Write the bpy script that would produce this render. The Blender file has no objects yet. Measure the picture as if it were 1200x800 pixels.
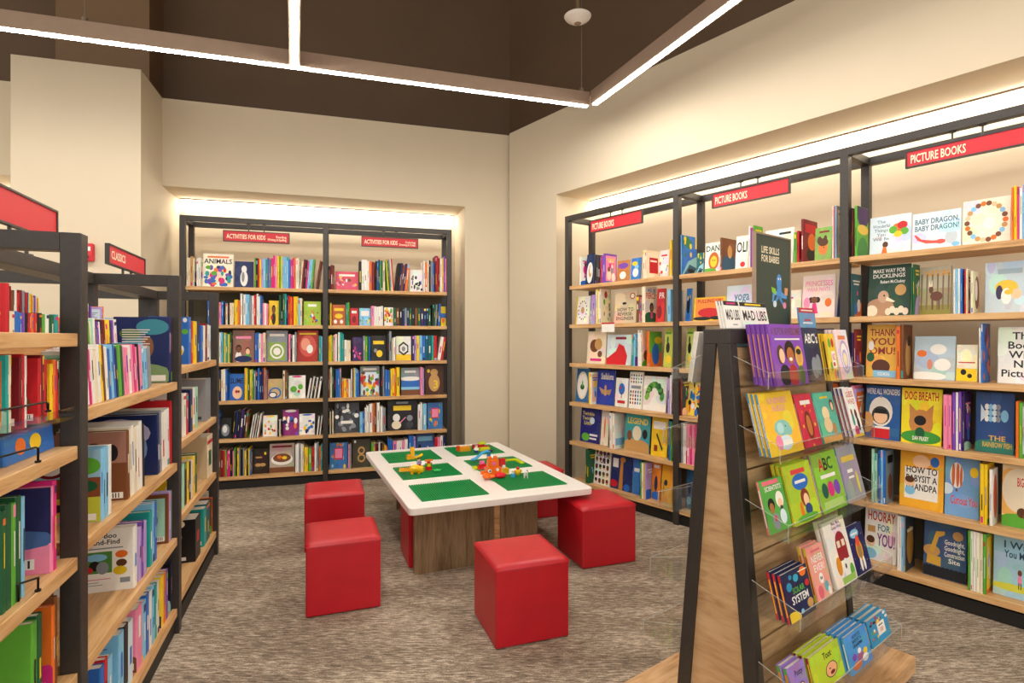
import bpy, math, random
from mathutils import Matrix, Vector

# ---------------------------------------------------------------- camera, world, exposure
scn = bpy.context.scene
COL = scn.collection
FPX, HY, HC = 660.0, 396.5, 1.5            # focal length in px of a 1200x800 frame, horizon row, camera height
cam = bpy.data.objects.new('camera', bpy.data.cameras.new('camera'))
COL.objects.link(cam)
cam.data.sensor_width = 36.0
cam.data.lens = FPX / 1200 * 36
cam.data.shift_y = -3.5 / 1200
cam.data.clip_start = 0.05
cam.location = (0, 0, HC)
cam.rotation_euler = (math.pi / 2, 0, 0)
scn.camera = cam
w = bpy.data.worlds.new('world')
scn.world = w
w.use_nodes = True
w.node_tree.nodes['Background'].inputs[0].default_value = (1.0, .93, .83, 1)
w.node_tree.nodes['Background'].inputs[1].default_value = 0.85
vs = scn.view_settings
vs.view_transform = 'Standard'
vs.look = 'None'
vs.gamma = 1.0
vs.use_curve_mapping = False
vs.exposure = 0.9
LAMP, COVE = 55.0, 13.0                     # emission of the pendant diffusers and of the cove strips
scn.cycles.max_bounces = 8
scn.cycles.diffuse_bounces = 4
scn.cycles.transparent_max_bounces = 16

# ---------------------------------------------------------------- colours and materials
def lin(h):
    h = h.lstrip('#')
    out = []
    for i in (0, 2, 4):
        c = int(h[i:i + 2], 16) / 255
        out.append(c / 12.92 if c <= .04045 else ((c + .055) / 1.055) ** 2.4)
    return (*out, 1.0)

PAL = dict(w='f2efe8', k='1c1b1d', r='cc222b', R='7d1820', o='ea7426', y='f6cf22', g='5fae38', G='1c5c38', t='22a09a', b='2b6cc4',
           B='1b2a5e', c='86c6ea', p='f28cb0', P='da2c80', v='7a48b4', V='3c235e', l='b8a0da', n='7a4828', e='ecdfc2', s='8a9199',
           m='a8dcc4', d='3b3f45', T='0f5f6b', h='f6c9a0', a='c99a5b', u='efe6d0', q='f4f0d8', x='d9e9f2', z='5a3620')
NAMES = dict(w='white', k='black', r='red', R='maroon', o='orange', y='yellow', g='green', G='dark green', t='teal', b='blue', B='navy',
             c='light blue', p='pink', P='magenta', v='purple', V='dark purple', l='lilac', n='brown', e='cream', s='grey', m='mint',
             d='charcoal', T='dark teal', h='peach', a='tan', u='ivory', q='ivory', x='pale blue', z='dark brown')
_cc = {}
def colr(c):
    if isinstance(c, tuple): return c
    if c not in _cc: _cc[c] = lin(PAL.get(c, c) if len(c) == 1 else c)
    return _cc[c]

def newmat(name):
    m = bpy.data.materials.new(name)
    m.use_nodes = True
    nt = m.node_tree
    return m, nt, nt.nodes['Principled BSDF']
def N(nt, kind, **kw):
    n = nt.nodes.new(kind)
    for k, v in kw.items():
        if k in n.inputs: n.inputs[k].default_value = v
        else: setattr(n, k, v)
    return n
def plain(name, c, rough=.5, metal=0, noise=.06, scale=30, bump=0, **kw):
    m, nt, p = newmat(name)
    c = colr(c)
    p.inputs['Roughness'].default_value = rough
    p.inputs['Metallic'].default_value = metal
    tc = N(nt, 'ShaderNodeTexCoord')
    nz = N(nt, 'ShaderNodeTexNoise', Scale=scale, Detail=4.0)
    nt.links.new(tc.outputs['Object'], nz.inputs['Vector'])
    cr = N(nt, 'ShaderNodeValToRGB')
    cr.color_ramp.elements[0].position = .3; cr.color_ramp.elements[1].position = .7
    cr.color_ramp.elements[0].color = (*[x * (1 - noise) for x in c[:3]], 1)
    cr.color_ramp.elements[1].color = (*[min(1, x * (1 + noise)) for x in c[:3]], 1)
    nt.links.new(nz.outputs['Fac'], cr.inputs['Fac'])
    nt.links.new(cr.outputs['Color'], p.inputs['Base Color'])
    if bump:
        b = N(nt, 'ShaderNodeBump', Strength=bump, Distance=.002)
        nt.links.new(nz.outputs['Fac'], b.inputs['Height'])
        nt.links.new(b.outputs['Normal'], p.inputs['Normal'])
    for k, v in kw.items(): p.inputs[k].default_value = v
    return m
def wood(name, c1, c2, c3, along=(1, 12, 12), rough=.45, bump=.1):
    m, nt, p = newmat(name)
    tc = N(nt, 'ShaderNodeTexCoord')
    mp = N(nt, 'ShaderNodeMapping'); mp.inputs['Scale'].default_value = along
    nz = N(nt, 'ShaderNodeTexNoise', Scale=2.2, Detail=8.0, Roughness=.62, Distortion=.6)
    n2 = N(nt, 'ShaderNodeTexNoise', Scale=9.0, Detail=3.0)
    nt.links.new(tc.outputs['Object'], mp.inputs['Vector'])
    nt.links.new(mp.outputs['Vector'], nz.inputs['Vector'])
    nt.links.new(mp.outputs['Vector'], n2.inputs['Vector'])
    mx = N(nt, 'ShaderNodeMath', operation='MULTIPLY_ADD'); mx.inputs[1].default_value = .35
    nt.links.new(n2.outputs['Fac'], mx.inputs[0]); nt.links.new(nz.outputs['Fac'], mx.inputs[2])
    cr = N(nt, 'ShaderNodeValToRGB')
    e = cr.color_ramp.elements
    e[0].position = .48; e[0].color = colr(c1)
    e[1].position = .86; e[1].color = colr(c3)
    k = e.new(.66); k.color = colr(c2)
    nt.links.new(mx.outputs[0], cr.inputs['Fac'])
    nt.links.new(cr.outputs['Color'], p.inputs['Base Color'])
    b = N(nt, 'ShaderNodeBump', Strength=bump, Distance=.001)
    nt.links.new(nz.outputs['Fac'], b.inputs['Height']); nt.links.new(b.outputs['Normal'], p.inputs['Normal'])
    p.inputs['Roughness'].default_value = rough
    return m
def emit(name, c, s):
    m, nt, p = newmat(name)
    p.inputs['Base Color'].default_value = (.9, .88, .84, 1)
    p.inputs['Emission Color'].default_value = c
    p.inputs['Emission Strength'].default_value = s
    return m

M = {}
def printed_mat():
    m, nt, p = newmat('printed_cover')
    at = N(nt, 'ShaderNodeAttribute', attribute_name='Col')
    nz = N(nt, 'ShaderNodeTexNoise', Scale=60.0, Detail=2.0)
    tc = N(nt, 'ShaderNodeTexCoord'); nt.links.new(tc.outputs['Object'], nz.inputs['Vector'])
    mr = N(nt, 'ShaderNodeMapRange'); mr.inputs['To Min'].default_value = .93; mr.inputs['To Max'].default_value = 1.05
    nt.links.new(nz.outputs['Fac'], mr.inputs['Value'])
    mx = N(nt, 'ShaderNodeVectorMath', operation='SCALE')
    nt.links.new(at.outputs['Color'], mx.inputs[0]); nt.links.new(mr.outputs['Result'], mx.inputs['Scale'])
    nt.links.new(mx.outputs['Vector'], p.inputs['Base Color'])
    p.inputs['Roughness'].default_value = .42
    p.inputs['Specular IOR Level'].default_value = .35
    return m
def paper_mat():
    m, nt, p = newmat('page_block')
    tc = N(nt, 'ShaderNodeTexCoord')
    wv = N(nt, 'ShaderNodeTexWave', Scale=260.0, bands_direction='Y'); nt.links.new(tc.outputs['Object'], wv.inputs['Vector'])
    cr = N(nt, 'ShaderNodeValToRGB')
    cr.color_ramp.elements[0].color = lin('cfc6b4'); cr.color_ramp.elements[1].color = lin('f6f1e6')
    nt.links.new(wv.outputs['Fac'], cr.inputs['Fac']); nt.links.new(cr.outputs['Color'], p.inputs['Base Color'])
    p.inputs['Roughness'].default_value = .8
    return m
def carpet_mat():
    m, nt, p = newmat('carpet_loop')
    tc = N(nt, 'ShaderNodeTexCoord')
    mp = N(nt, 'ShaderNodeMapping'); mp.inputs['Rotation'].default_value = (0, 0, math.radians(-18)); mp.inputs['Scale'].default_value = (16, 95, 1)
    n1 = N(nt, 'ShaderNodeTexNoise', Scale=1.0, Detail=5.0, Roughness=.75, Distortion=.4)
    mp2 = N(nt, 'ShaderNodeMapping'); mp2.inputs['Rotation'].default_value = (0, 0, math.radians(-18)); mp2.inputs['Scale'].default_value = (1, 4.2, 1)
    n2 = N(nt, 'ShaderNodeTexNoise', Scale=1.3, Detail=3.0)
    n3 = N(nt, 'ShaderNodeTexNoise', Scale=170.0, Detail=2.0)
    for a, b in ((tc, mp), (tc, mp2)): nt.links.new(a.outputs['Object'], b.inputs['Vector'])
    nt.links.new(mp.outputs['Vector'], n1.inputs['Vector']); nt.links.new(mp2.outputs['Vector'], n2.inputs['Vector'])
    nt.links.new(tc.outputs['Object'], n3.inputs['Vector'])
    a1 = N(nt, 'ShaderNodeMath', operation='MULTIPLY_ADD'); a1.inputs[1].default_value = .28
    nt.links.new(n2.outputs['Fac'], a1.inputs[0]); nt.links.new(n1.outputs['Fac'], a1.inputs[2])
    a2 = N(nt, 'ShaderNodeMath', operation='MULTIPLY_ADD'); a2.inputs[1].default_value = .3
    nt.links.new(n3.outputs['Fac'], a2.inputs[0]); nt.links.new(a1.outputs[0], a2.inputs[2])
    cr = N(nt, 'ShaderNodeValToRGB'); e = cr.color_ramp.elements
    e[0].position = .62; e[0].color = lin('57483b')
    e[1].position = .95; e[1].color = lin('d6c6b0')
    k = e.new(.80); k.color = lin('938370')
    nt.links.new(a2.outputs[0], cr.inputs['Fac']); nt.links.new(cr.outputs['Color'], p.inputs['Base Color'])
    b = N(nt, 'ShaderNodeBump', Strength=.5, Distance=.004)
    nt.links.new(a2.outputs[0], b.inputs['Height']); nt.links.new(b.outputs['Normal'], p.inputs['Normal'])
    p.inputs['Roughness'].default_value = .95
    return m
def acrylic_mat():
    m, nt, p = newmat('clear_acrylic')
    nt.nodes.remove(p)
    out = nt.nodes['Material Output']
    tr = N(nt, 'ShaderNodeBsdfTransparent'); tr.inputs[0].default_value = (.985, .99, .985, 1)
    gl = N(nt, 'ShaderNodeBsdfGlossy'); gl.inputs['Roughness'].default_value = .05
    fr = N(nt, 'ShaderNodeLayerWeight', Blend=.25)
    ad = N(nt, 'ShaderNodeMath', operation='MULTIPLY_ADD'); ad.inputs[1].default_value = .28; ad.inputs[2].default_value = .03
    nt.links.new(fr.outputs['Facing'], ad.inputs[0])
    mx = N(nt, 'ShaderNodeMixShader')
    nt.links.new(ad.outputs[0], mx.inputs[0]); nt.links.new(tr.outputs[0], mx.inputs[1]); nt.links.new(gl.outputs[0], mx.inputs[2])
    nt.links.new(mx.outputs[0], out.inputs[0])
    return m
def planks_mat():
    # horizontal grey-brown timber slats
    m = wood('slat_timber', '94754f', 'b6946a', 'c6a780', along=(1.2, 12, 12))
    return m
M['print'] = printed_mat(); M['paper'] = paper_mat(); M['carpet'] = carpet_mat(); M['acrylic'] = acrylic_mat()
M['edge'] = plain('acrylic_edge_highlight', 'dfe3de', .15, 0, .02, 20, 0, Alpha=.4)  # pale colour paints a bright highlight along the tray edges
M['wood'] = wood('oak_laminate', 'b07f4c', 'd3a56e', 'e0b883')
M['ply'] = wood('plywood_oak_panel', 'a67f57', 'c39c70', 'd0ac82', along=(9, 1.6, 8))
M['ply2'] = wood('plywood_oak_base', 'a3794c', 'cfa271', 'dfb88a', along=(1.3, 9, 9))
M['slat'] = planks_mat()
M['tablewood'] = wood('weathered_oak', '59472f', '836a4c', '9a8160', along=(10, 10, 1.0))
M['black'] = plain('black_powder_coat', '35302c', .42, 0, .1, 40)
M['blackw'] = plain('black_base_laminate', '15120f', .55, 0, .1, 40)
M['panel'] = plain('dark_olive_backing', '57503f', .7, 0, .06, 12)
M['wall'] = plain('beige_painted_wall', 'd5c7ae', .8, 0, .012, 3, .02)
M['ceil'] = plain('dark_brown_ceiling', '66503b', .6, 0, .05, 1.5)
M['beam'] = plain('brown_duct_paint', '7c6247', .6, 0, .05, 1.5)
M['vinyl'] = plain('red_vinyl', 'c01424', .36, 0, .05, 9, .12)
M['white'] = plain('white_laminate', 'f3ece6', .3, 0, .01, 5)
M['green'] = plain('green_plastic', '06924a', .3, 0, .03, 20)
M['house'] = plain('aluminium_housing', 'a38b78', .45, .25, .03, 20)
M['diff'] = emit('lamp_diffuser', (1, .95, .87, 1), LAMP)
M['cove'] = emit('cove_strip', (1, .93, .80, 1), COVE)
M['signred'] = plain('sign_red', 'd02433', .5, 0, .02, 10)
M['signwhite'] = plain('sign_lettering', 'f7e9c8', .5, 0, .02, 10)
M['signgreen'] = plain('dark_green_board', '37443a', .5, 0, .05, 6)
M['wire'] = plain('dark_wire', '2a2826', .35, .7, .05, 20)
M['rod'] = plain('steel_cable', '8f7d6c', .4, .6, .05, 20)
M['plastic'] = None
def plastic_mat():
    m, nt, p = newmat('toy_plastic')
    at = N(nt, 'ShaderNodeAttribute', attribute_name='Col')
    nt.links.new(at.outputs['Color'], p.inputs['Base Color'])
    p.inputs['Roughness'].default_value = .25
    return m
M['plastic'] = plastic_mat()

# ---------------------------------------------------------------- text outlines
_txt = {}
def glyphs(s):
    if s in _txt: return _txt[s]
    cu = bpy.data.curves.new('lettering', 'FONT')
    cu.body = s; cu.resolution_u = 2; cu.offset = .018
    ob = bpy.data.objects.new('lettering', cu)
    COL.objects.link(ob)
    dg = bpy.context.evaluated_depsgraph_get()
    me = ob.evaluated_get(dg).to_mesh()
    vs_ = [(v.co.x, v.co.y) for v in me.vertices]
    fs = [tuple(p.vertices) for p in me.polygons]
    ob.evaluated_get(dg).to_mesh_clear()
    COL.objects.unlink(ob); bpy.data.objects.remove(ob); bpy.data.curves.remove(cu)
    if vs_:
        x0 = min(v[0] for v in vs_); x1 = max(v[0] for v in vs_)
        vs_ = [((v[0] - x0), v[1]) for v in vs_]
        _txt[s] = (vs_, fs, x1 - x0)
    else: _txt[s] = ([], [], .1)
    return _txt[s]

# ---------------------------------------------------------------- mesh builder
class MB:
    def __init__(s): s.v = []; s.f = []; s.c = []; s.m = []
    def face(s, idx, c=None, m=0): s.f.append(tuple(idx)); s.c.append(c); s.m.append(m)
    def box(s, x0, x1, y0, y1, z0, z1, c=None, m=0):
        if x0 > x1: x0, x1 = x1, x0
        if y0 > y1: y0, y1 = y1, y0
        if z0 > z1: z0, z1 = z1, z0
        o = len(s.v)
        s.v += [(x0, y0, z0), (x1, y0, z0), (x1, y1, z0), (x0, y1, z0), (x0, y0, z1), (x1, y0, z1), (x1, y1, z1), (x0, y1, z1)]
        for q in ((0, 3, 2, 1), (4, 5, 6, 7), (0, 1, 5, 4), (1, 2, 6, 5), (2, 3, 7, 6), (3, 0, 4, 7)): s.face([o + i for i in q], c, m)
    def prism(s, pts, z0, z1, c=None, m=0, axis='z'):
        """pts counter-clockwise polygon; extruded along axis"""
        o = len(s.v); n = len(pts)
        def P(a, b, h): return {'z': (a, b, h), 'y': (a, h, b), 'x': (h, a, b)}[axis]
        s.v += [P(a, b, z0) for a, b in pts] + [P(a, b, z1) for a, b in pts]
        s.face([o + i for i in range(n)][::-1], c, m); s.face([o + n + i for i in range(n)], c, m)
        for i in range(n):
            j = (i + 1) % n
            s.face((o + i, o + j, o + n + j, o + n + i), c, m)
    def cyl(s, x, y, z0, z1, r, n=12, c=None, m=0, r1=None, axis='z'):
        r1 = r if r1 is None else r1
        o = len(s.v)
        def P(a, b, h): return {'z': (x + a, y + b, h), 'y': (x + a, h, y + b), 'x': (h, x + a, y + b)}[axis]
        for h, rr in ((z0, r), (z1, r1)):
            s.v += [P(rr * math.cos(2 * math.pi * i / n), rr * math.sin(2 * math.pi * i / n), h) for i in range(n)]
        s.face([o + i for i in range(n)][::-1], c, m); s.face([o + n + i for i in range(n)], c, m)
        for i in range(n):
            j = (i + 1) % n
            s.face((o + i, o + j, o + n + j, o + n + i), c, m)
    def ball(s, x, y, z, rx, ry=None, rz=None, c=None, m=0, n=12, k=8):
        ry = ry or rx; rz = rz or rx
        o = len(s.v)
        s.v.append((x, y, z - rz))
        for a in range(1, k):
            t = math.pi * a / k
            for i in range(n):
                p = 2 * math.pi * i / n
                s.v.append((x + rx * math.sin(t) * math.cos(p), y + ry * math.sin(t) * math.sin(p), z - rz * math.cos(t)))
        s.v.append((x, y, z + rz))
        for i in range(n): s.face((o, o + 1 + (i + 1) % n, o + 1 + i), c, m)
        for a in range(k - 2):
            b = o + 1 + a * n
            for i in range(n): s.face((b + i, b + (i + 1) % n, b + n + (i + 1) % n, b + n + i), c, m)
        b = o + 1 + (k - 2) * n; e = len(s.v) - 1
        for i in range(n): s.face((b + i, b + (i + 1) % n, e), c, m)
    def tube(s, pts, r, n=8, c=None, m=0):
        pts = [Vector(p) for p in pts]; rings = []
        for i, p in enumerate(pts):
            d = (pts[min(i + 1, len(pts) - 1)] - pts[max(i - 1, 0)]).normalized()
            a = d.cross(Vector((0, 0, 1)))
            if a.length < .05: a = d.cross(Vector((1, 0, 0)))
            a.normalize(); b = d.cross(a)
            o = len(s.v); rings.append(o)
            s.v += [tuple(p + a * (r * math.cos(2 * math.pi * k / n)) + b * (r * math.sin(2 * math.pi * k / n))) for k in range(n)]
        for q in range(len(rings) - 1):
            for k in range(n):
                j = (k + 1) % n
                s.face((rings[q] + k, rings[q + 1] + k, rings[q + 1] + j, rings[q] + j), c, m)
        s.face([rings[0] + k for k in range(n)], c, m); s.face([rings[-1] + k for k in range(n)][::-1], c, m)
    def build(s, name, mats, parent=None, bevel=0, seg=2, smooth=False):
        me = bpy.data.meshes.new(name)
        me.from_pydata(s.v, [], s.f)
        if any(c is not None for c in s.c):
            at = me.color_attributes.new('Col', 'FLOAT_COLOR', 'CORNER')
            buf = []
            for f, c in zip(s.f, s.c):
                buf.extend(tuple(colr(c) if c is not None else (1, 1, 1, 1)) * len(f))
            at.data.foreach_set('color', buf)
        mats = mats if isinstance(mats, (list, tuple)) else [mats]
        for x in mats: me.materials.append(x)
        if len(mats) > 1: me.polygons.foreach_set('material_index', s.m)
        if smooth: me.polygons.foreach_set('use_smooth', [True] * len(s.f))
        me.update()
        o = bpy.data.objects.new(name, me)
        COL.objects.link(o)
        if parent: o.parent = parent
        if bevel:
            b = o.modifiers.new('edge', 'BEVEL'); b.width = bevel; b.segments = seg; b.limit_method = 'ANGLE'
            if seg > 2: 
                me.polygons.foreach_set('use_smooth', [True] * len(s.f))
                wn = o.modifiers.new('wn', 'WEIGHTED_NORMAL')
        return o
def thing(name, label, cat, mat=None, group=None):
    o = bpy.data.objects.new(name, None); COL.objects.link(o)
    o.empty_display_size = .05
    if mat is not None: o.matrix_world = mat
    return tag(o, label, cat, group)
SEEN = {}
def tag(o, label, cat, group=None):
    k = label.lower()
    if k in SEEN and not (group and SEEN[k] == 'same:' + group): print('DUPLICATE LABEL', label)
    SEEN[k] = group
    if len(label.replace(',', '').split()) > 16: print('LONG', label)
    o['label'] = label; o['category'] = cat
    if group: o['group'] = group
    return o
def struct(o): o['kind'] = 'structure'; return o

# ---------------------------------------------------------------- a local frame along a shelving run
class Frame:
    """X runs along the shelf fronts, Y goes into the shelf, Z up; origin on the floor"""
    def __init__(s, ox, oy, deg):
        s.o = (ox, oy); s.a = math.radians(deg)
        s.e = (math.cos(s.a), math.sin(s.a)); s.n = (-s.e[1], s.e[0])
        s.M = Matrix.Translation((ox, oy, 0)) @ Matrix.Rotation(s.a, 4, 'Z')
    def world(s, t, d, z=0): return (s.o[0] + t * s.e[0] + d * s.n[0], s.o[1] + t * s.e[1] + d * s.n[1], z)
    def t(s, px, d=0):
        r = (px - 600) / FPX
        # (ox + t ex + d nx) = r (oy + t ey + d ny)
        return (r * (s.o[1] + d * s.n[1]) - s.o[0] - d * s.n[0]) / (s.e[0] - r * s.e[1])
    def depth(s, t, d): return s.o[1] + t * s.e[1] + d * s.n[1]
    def z(s, px, py, d=0): return HC + (HY - py) / FPX * s.depth(s.t(px, d), d)
    def at(s, t, d, z=0): return s.M @ Matrix.Translation((t, d, z))

# back-wall shelving, side-wall shelving, the aisle gondola, the A-frame display
BK = Frame(-3.223, 5.455, 16.7)
RT = Frame(.521, 5.55, -51.9)
GO = Frame(-1.306, 1.707, 108.5)
AF = Frame(0, 0, 38.1)

# ---------------------------------------------------------------- the room
WTOP, CEIL, SOF = 3.83, 5.9, 2.98         # painted walls stop at WTOP, the dark open ceiling is higher
def slab(name, x0, x1, y0, y1, z0, z1, mat):
    b = MB(); b.box(x0, x1, y0, y1, z0, z1)
    return struct(b.build(name, mat))
slab('floor', -9, 6, -4.5, 9.5, -.1, 0, M['carpet'])
slab('ceiling', -9, 6, -4.5, 9.5, CEIL, CEIL + .1, M['ceil'])
WB, WR, DP = .05, .097, .60                 # wall planes in front of each recess, recess depth
bl, br, bc = BK.t(190, WB), BK.t(545, WB), BK.t(597, WB)
def fslab(fr, name, t0, t1, d0, d1, z0, z1, mat=None):
    b = MB(); b.box(t0, t1, d0, d1, z0, z1)
    o = b.build(name, mat or M['wall']); o.matrix_world = fr.M
    return struct(o)
fslab(BK, 'wall_back', bl, br, WB, WB + DP + .1, SOF, WTOP)                 # fascia over the recess
fslab(BK, 'wall_back', br, bc + .25, WB, WB + DP + .1, 0, WTOP)             # pier by the corner
fslab(BK, 'wall_back', bl - .1, br, WB + DP, WB + DP + .1, 0, SOF)          # recess back
colx0 = BK.t(14, -.53); colx1 = BK.t(170, -.53)
fslab(BK, 'wall_column', colx0, bl, -.55, WB + DP + .1, 0, WTOP)
fslab(BK, 'wall_left', -5.5, colx0, WB, WB + DP, SOF, WTOP)
fslab(BK, 'wall_left', -5.5, colx0, WB + DP, WB + DP + .1, 0, WTOP)
rl = RT.t(652, WR); rc = RT.t(597, WR)
fslab(RT, 'wall_right', rc, rl, WR, WR + DP + .1, 0, WTOP)
fslab(RT, 'wall_right', rl, 6.2, WR, WR + DP + .1, SOF, WTOP)
fslab(RT, 'wall_right', rl, 6.2, WR + DP - .02, WR + DP + .1, 0, SOF)
for fr, a, b_, dd, nm in ((BK, br, bc, WB, 'baseboard_back'), (RT, rc, rl, WR, 'baseboard_right')):
    m_ = MB(); m_.box(a + .002, b_ - .002, dd - .012, dd, 0, .10); o = m_.build(nm, M['tablewood']); o.matrix_world = fr.M; struct(o)
# dark painted upper walls and a brown pier behind the tops of the beige walls
fslab(BK, 'wall_back_upper', -6, bc + .9, WB + DP, WB + DP + .1, WTOP - .3, CEIL, M['ceil'])
fslab(RT, 'wall_right_upper', rc - .9, 6.2, WR + .42, WR + .52, WTOP - .3, CEIL, M['ceil'])
fslab(BK, 'wall_pier_upper', BK.t(65, .2), BK.t(175, .2), .2, WB + DP, WTOP - .3, CEIL, M['beam'])

def strip(fr, t0, t1, d0, d1, label):
    th = thing('cove_light', label, 'light', fr.at((t0 + t1) / 2, (d0 + d1) / 2, SOF - .03), 'cove lights above the wall shelving')
    h = (t1 - t0) / 2; k = (d1 - d0) / 2
    a = MB(); a.box(-h, h, -k, k, .018, .03); a.build('housing', M['house'], th)
    a = MB(); a.box(-h + .01, h - .01, -k + .008, k - .008, 0, .018); a.build('diffuser', M['cove'], th)
strip(BK, bl + .03, br - .03, WB + DP - .11, WB + DP - .03, 'long glowing strip light under the soffit above the back-wall shelving')
strip(RT, rl + .03, 5.2, WR + DP - .13, WR + DP - .05, 'long glowing strip light under the soffit above the side-wall picture book shelving')
strip(BK, -5.4, colx0 - .03, WB + DP - .11, WB + DP - .03, 'glowing strip light in the recess beyond the beige column')

# ---------------------------------------------------------------- pendant linear lights
LZ = 3.45
def ray(px, py, z): s = (HC - z) * FPX / (py - HY); return Vector(((px - 600) / FPX * s, s, z))
def linear(label, p0, p1, cables):
    d = p1 - p0; L = d.length; a = math.atan2(d.y, d.x)
    th = thing('linear_pendant_light', label, 'ceiling light', Matrix.Translation(p0) @ Matrix.Rotation(a, 4, 'Z'), 'linear pendant lights')
    m_ = MB(); m_.box(0, L, -.036, .036, .006, .115); m_.build('housing', M['house'], th, .003)
    m_ = MB(); m_.box(.01, L - .01, -.015, .015, 0, .006); m_.build('diffuser', M['diff'], th)
    for c in cables:
        m_ = MB(); m_.cyl(c, 0, .115, CEIL - LZ, .004, 8); m_.cyl(c, 0, .115, .15, .018, 10); m_.cyl(c, 0, CEIL - LZ - .02, CEIL - LZ, .03, 12)
        m_.build('suspension_cable', M['rod'], th)
J = ray(693, 126, LZ); Q = ray(345, 80, LZ)
uu = (Q - J).normalized()
linear('long white linear pendant running parallel to the back wall, passing in front of the column', J + uu * .03, J + uu * 7.0, (.06, 3.6))
d2 = (ray(865, 0, LZ) - J).normalized()
linear('linear pendant meeting the long one at its corner beside the picture book wall', J + d2 * .045, J + d2 * 5.2, (2.5, 4.9))
d3 = (ray(345, 0, LZ) - Q).normalized()
linear('linear pendant joining the long one midway, pointing straight towards the viewer', Q + d3 * .045, Q + d3 * 5.2, (2.5, 4.9))
# unseen fill lamps added behind the camera, modelled like the pendants
for k, (x, y) in enumerate(((-3.4, -.2), (2.6, -1.8))):
    p = Vector((x, y, LZ)); linear(('added unseen fill light shaped as a pendant, outside the children corner', 'added unseen fill light shaped as a pendant, beyond the picture books')[k], p, p + d3 * 2.2, (.3, 1.9))

# ceiling sensor
p = ray(677, 14, 4.15)
th = thing('ceiling_detector', 'white round ceiling detector with a faceted clear dome beside the cable', 'detector', Matrix.Translation(p))
m_ = MB(); m_.cyl(0, 0, -.035, 0, .065, 24); m_.build('mounting_base', M['beam'], th, .004)
m_ = MB(); m_.cyl(0, 0, 0, CEIL - 4.15, .016, 10); m_.build('stem', M['beam'], th)
m_ = MB(); m_.cyl(0, 0, -.06, -.035, .095, 28, r1=.112); m_.cyl(0, 0, -.095, -.06, .035, 28, r1=.095); m_.build('dome', M['white'], th, .004)
m_ = MB(); m_.cyl(0, 0, -.108, -.095, .012, 12, r1=.03); m_.build('lens', M['house'], th)

# ---------------------------------------------------------------- shelving units
def shelving(fr, label, t_posts, shelves, depth=.38, H=2.70, pw=.05, panel=None, group=None):
    th = thing('wall_shelving_unit', label, 'bookcase', fr.M.copy(), group)
    def part(nm, x0, x1, y0, y1, z0, z1, mat, bev=.0015):
        m_ = MB(); m_.box(x0, x1, y0, y1, z0, z1); return m_.build(nm, mat, th, bev)
    h = pw / 2
    for t in t_posts:
        part('post', t - h, t + h, 0, pw, 0, H, M['black'])
        part('post', t - h, t + h, depth - pw, depth, 0, H, M['black'])
        part('cross_rail', t - h, t + h, pw, depth - pw, H - pw, H, M['black'])
    for a, b_ in zip(t_posts, t_posts[1:]):
        part('top_rail', a + h, b_ - h, 0, pw, H - pw, H, M['black'])
        part('top_rail', a + h, b_ - h, depth - pw, depth, H - pw, H, M['black'])
        part('plinth', a + h, b_ - h, .03, depth - .01, 0, .075, M['blackw'])
        for z in shelves: part('shelf', a + h + .001, b_ - h - .001, .012, depth - .052, z - .035, z, M['wood'], .002)
        if panel: part('dark_backing', a + h, b_ - h, depth - .05, depth - .04, .075, panel, M['panel'], 0)
    return th
SH = (.125, .50, .88, 1.26, 1.637, 2.012)
shelving(BK, 'tall black-framed oak shelving filled with activity books on the back wall', [.025, 1.345, 2.645], SH, panel=2.0)  # flat dark olive sheet behind all but the top row
RTP = [.025, RT.t(791.5, 0), RT.t(989, 0), RT.t(989, 0) + 1.27, RT.t(989, 0) + 2.54]
shelving(RT, 'tall black-framed oak shelving filled with picture books along the side wall', RTP, SH, panel=1.26)  # dark sheet stands in for shade on the wall behind the lower shelves

def gondola():
    th = thing('gondola_shelving', 'low double-sided black-framed gondola with oak shelves full of children books', 'bookcase', GO.M.copy())
    def part(nm, x0, x1, y0, y1, z0, z1, mat, bev=.0015):
        m_ = MB(); m_.box(x0, x1, y0, y1, z0, z1); return m_.build(nm, mat, th, bev)
    pw = .055; H = 1.82; D = .42
    lv = {(-1.2, 0): (1.515, 1.176, .84, .49, .13), (0, 1.22): (1.28, .87, .49, .13), (1.22, 2.32): (1.353, .96, .575, .165)}
    for side in (0, 1):
        y = lambda v: v if side == 0 else 2 * D - v
        for t in (-1.2, 0, 1.22, 2.32):
            part('post', t, t + pw, y(0), y(pw), 0, H, M['black'], .003)
            part('post', t, t + pw, y(D - pw), y(D), 0, H, M['black'])
            part('cross_rail', t, t + pw, y(pw), y(D - pw), H - pw, H, M['black'])
        for (a, b_), zs in lv.items():
            part('top_rail', a + pw, b_, y(D - pw), y(D), H - pw, H, M['black'])
            part('plinth', a + pw, b_, y(.02), y(D - .01), 0, .08, M['blackw'])
            for z in zs:
                if z > 1.5:
                    part('shelf', a + pw + .001, b_ - .001, y(.022), y(D - .06), 1.477, 1.487, M['wood'], 0)
                    part('shelf_lip', a + pw + .001, b_ - .001, y(.008), y(.021), 1.476, 1.515, M['wood'], .002)
                else: part('shelf', a + pw + .001, b_ - .001, y(.008), y(D - .06), z - .04, z, M['wood'], .002)
            part('dark_backing', a + pw, b_, y(D - .05), y(D - .04), .08, 1.50, M['panel'], 0)
    return th
gondola()

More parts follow.
